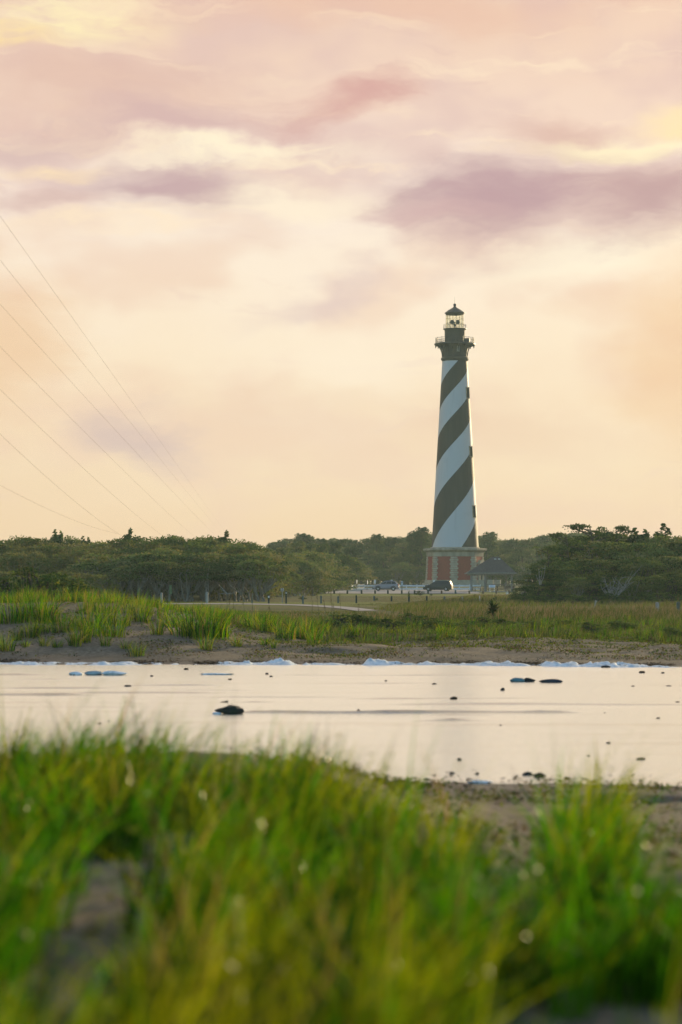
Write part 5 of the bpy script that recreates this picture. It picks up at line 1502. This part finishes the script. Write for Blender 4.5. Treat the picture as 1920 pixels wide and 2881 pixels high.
Q = np.stack([I[:-1, :-1], I[:-1, 1:], I[1:, 1:], I[1:, :-1]], -1).reshape(-1, 4)
fzf = FZ.ravel()
Q = Q[(fzf[Q].max(1) > 0.0)]
foam = np_mesh("foam", np.stack([FX, FY, np.maximum(FZ, zg(FX, FY) * (zg(FX, FY) > 0) + FZ)], -1).reshape(-1, 3), Q, foam_m); foam.data.shade_smooth()
tag(foam, "blue white foam washed along the far shoreline", "foam", kind='stuff')

def lump(name, px, py, wpx, hpx, mat, label, cat, group=None, seed=0, depth=.6, rough=.25, tilt=0.0, shape=None, n=(20, 10), sink=.25):
    """a weathered lump resting in the shallow water at pixel (px, py = its foot)"""
    D = CAMZ * F / (py - HZ); g = zg1(xpx(px, D), D)
    if g > 0: D = hit(px, py, 20, 130); g = zg1(xpx(px, D), D)
    w = wpx / F * D / 2; h = hpx / F * D
    V = []; fs = []
    nu, nv = n
    for j in range(nv + 1):
        ph = math.pi * j / nv
        for i in range(nu):
            th = 2 * math.pi * i / nu
            d_ = np.array([math.sin(ph) * math.cos(th), math.sin(ph) * math.sin(th), math.cos(ph)])
            r_ = 1 + rough * (float(fbm(d_[0] * 1.7 + seed * 3.1, d_[1] * 1.7 + d_[2] * 2.3 + seed, 3 + seed, 3)) - .5) * 2
            q = d_ * r_
            zz = q[2]
            if shape: zz = zz * shape(q[0])
            V.append((q[0] * w, q[1] * w * depth, (zz + 1 - sink) / (2 - sink) * h - .01 if zz > -.8 else -.04))
    for j in range(nv):
        for i in range(nu):
            fs.append((j * nu + i, j * nu + (i + 1) % nu, (j + 1) * nu + (i + 1) % nu, (j + 1) * nu + i))
    mb = MB(); mb.add(V, [f[::-1] for f in fs]); o = mb.build(name, mat, None, smooth=True)
    o.data.shade_smooth()
    o.location = (xpx(px, D), D, max(g, 0) - .0); o.rotation_euler = (0, tilt, 0)
    return tag(o, label, cat, group)
wet_d = simple("wet_dark_wood", (.022, .028, .03), (.010, .014, .016), 4, .6, .15, bstr=.5)
wet_b = simple("wet_brown_weed", (.045, .030, .018), (.02, .014, .009), 6, .8, .08, bstr=.5)
blue_f = simple("blue_grey_foam", (.42, .55, .58), (.10, .16, .18), 2.5, .5, .4)
rock = lump("boulder", 645, 2008, 78, 27, wet_d, "dark wet boulder lying alone in the shallow pond", "boulder", None, 3, .7, .38, 0, lambda x: .78 + .36 * math.tanh(2.2 * (x + .15)))
lump("foam_lump", 640 - 28, 2009, 26, 8, foam_m, "small pale foam lump against the dark boulder's left foot", "foam", None, 33, .5, .2)
p0 = rock.location
root = thing("driftwood_twig", (xpx(643, p0.y), p0.y, .0), "thin twig with a dark curled end sticking up from the dark boulder", "twig")
mb = MB(); Dp = p0.y; x0 = xpx(643, Dp)
mb.tube([(0, 0, .08), (.0, 0, zpx(1980, Dp)), (xpx(641, Dp) - x0, 0, zpx(1974, Dp))], [.006, .005, .01], 5); mb.build("stem", pale_w, root)
mb = MB(); mb.tube([(xpx(643, Dp) - x0, 0, zpx(1971, Dp)), (xpx(639, Dp) - x0, 0, zpx(1974.5, Dp)), (xpx(630, Dp) - x0, 0, zpx(1975, Dp)), (xpx(620, Dp) - x0, 0, zpx(1975.5, Dp))], [.008, .024, .014, .004], 6); mb.build("curled_end", brown_w, root)
lump("foam_lump", 262, 1899, 52, 14, blue_f, "blue grey wedge shaped foam block in the far left shallows", "foam", None, 7, .5, .3, 0, lambda x: .8 + .25 * x)
lump("foam_lump", 325, 1899, 70, 13, foam_m, "low white foam patch right of the blue grey wedge", "foam", None, 9, .6, .3, 0, lambda x: .95 - .45 * x)
lump("foam_lump", 215, 1899, 40, 11, foam_m, "small white foam patch left of the blue grey wedge", "foam", None, 10, .6, .3)
lump("foam_lump", 612, 1898, 95, 6, foam_m, "thin flat foam streak left of centre in the shallows", "foam", None, 12, .4, .4)
lump("driftwood_block", 1456, 1918, 44, 13, simple("blue_weathered", (.10, .26, .30), (.04, .12, .15), 3, .5, .4), "teal blue driftwood block in the right shallows", "driftwood", None, 14, .5, .25)
lump("driftwood_block", 1490, 1918, 34, 12, wet_d, "dark wedge of driftwood touching the teal blue block", "driftwood", None, 15, .5, .3, 0, lambda x: 1 - .5 * x)
lump("driftwood_log", 1550, 1920, 66, 11, simple("navy_wet_log", (.03, .05, .075), (.012, .02, .03), 3, .6, .15), "long dark log right of the teal driftwood block", "driftwood", None, 16, .3, .18)
DEB = [(1277, 1967, 22, 9, "dark oval lump in mid pond below the lighthouse"), (1414, 1942, 13, 9, "small brown lump below the teal driftwood block"), (361, 1931, 22, 6, "flat dark scrap in the left shallows"), (525, 1884, 14, 6, "dark scrap left of centre near far foam"),
       (752, 1897, 9, 6, "tiny dark dot near centre, left of its twin"), (764, 1904, 9, 5, "tiny dark dot near centre, right of its twin"), (648, 1912, 13, 5, "flat dark scrap below the thin foam streak"), (428, 1903, 9, 5, "dark dot right of the low white foam patch"), (210, 1900, 6, 5, "dark dot left of the foam block"),
       (1806, 1893, 18, 7, "dark bluish lump at far right near foam"), (1864, 1894, 10, 5, "small bluish lump farthest right near foam"), (1704, 1878, 28, 7, "dark weed lump within the right foam"), (1222, 1925, 14, 5, "dark scrap left of the small brown lump"),
       (1086, 1916, 8, 4, "dark dot in mid pond under far foam"), (1009, 1999, 9, 6, "dark dot beside the long dark ripple"), (1780, 1931, 10, 4, "dark dot at right of the long log"), (1850, 2021, 12, 5, "dark scrap at right in the mid pond"), (1711, 2090, 13, 6, "dark lump at lower right of pond"),
       (1802, 2136, 26, 8, "dark weed clump at lower right of pond"), (1292, 2138, 13, 9, "round dark lump near the near shore's left"), (1271, 2176, 15, 9, "dark lump closest to the near shore's left"), (1342, 2177, 12, 8, "dark lump right of the one closest to near shore"), (282, 2036, 10, 5, "dark scrap left of grass tips"), (308, 2029, 7, 4, "dark dot left of grass tips"),
       (1408, 2040, 9, 4, "dark dot in the middle of pond's right half"), (1655, 2126, 10, 5, "dark scrap left of the lower right weed clump"), (1880, 1930, 16, 4, "flat scrap at the right picture edge"), (1905, 1975, 14, 4, "flat dark scrap at right edge mid pond"), (1700, 2005, 7, 3, "dark dot right of the long ripple")]
for i, (px, py, w, h, lb) in enumerate(DEB):
    lump("debris_lump", px, py, w, h, wet_d if i % 3 else wet_b, lb, "debris", "dark debris in the pond", 40 + i, .6, .35, 0, None, (12, 7))
lump("driftwood_piece", 1484, 2180, 30, 12, wet_d, "left piece of dark driftwood near the near shore", "driftwood", None, 81, .5, .45)
lump("driftwood_piece", 1516, 2186, 34, 16, wet_d, "right piece of dark driftwood near the near shore", "driftwood", None, 82, .5, .45)
lump("foam_lump", 1348, 2204, 66, 12, foam_m, "bluish foam patch at the near shoreline", "foam", None, 83, .6, .3)
# wrack: dark weed strewn along both waterlines and the near sand
N0 = 9000
x = RNG.uniform(-2, 7, N0); y = y_near(x) + RNG.normal(-.15, .5, N0)
k = RNG.random(N0) < .38 * sstep(.52, .66, fbm(x * 1.3, y * 2.2, 87))
x1, y1 = x[k], y[k]
x = RNG.uniform(-1, 6, 9000); y = RNG.uniform(17, 31, 9000); k = RNG.random(9000) < sstep(.46, .64, fbm(x * 1.0, y * 1.0, 88)) * .8
x1 = np.concatenate([x1, x[k]]); y1 = np.concatenate([y1, y[k]])
x = RNG.uniform(-16, 16, 26000); y = y_far(x) + RNG.normal(.7, .35, 26000); k = RNG.random(26000) < sstep(.40, .6, fbm(x * 1.1, y * 1.1, 89)) * .7
n1 = len(x1)
x1 = np.concatenate([x1, x[k]]); y1 = np.concatenate([y1, y[k]])
n = len(x1)
P = np.stack([x1, y1, np.maximum(zg(x1, y1), 0) + .008 + RNG.random(n) ** 2 * .06], -1)
V, Q = leaf_quads(P, RNG.uniform(.03, .13, n), 2.2, .45)
tag(np_mesh("seaweed", V, Q, [wet_b, wet_d, l_brown], RNG.integers(0, 3, n)), "dark seaweed wrack strewn along the waterlines", "seaweed", kind='stuff')

# ------------------------------------------------------------------ haze
m, t, out = new_mat("haze_air")
pv = t.new('ShaderNodeVolumePrincipled')
pv.inputs['Color'].default_value = (.70, .95, 1.0, 1); pv.inputs['Density'].default_value = .000125; pv.inputs['Anisotropy'].default_value = .3
t.l.new(pv.outputs[0], out.inputs['Volume'])
mb = MB(); mb.box((0, 690, 35), (1180, 1470, 76)); hz = mb.build("haze", m); tag(hz, "thin warm haze over the whole landscape", "haze", kind='stuff')
hz.display_type = 'WIRE'
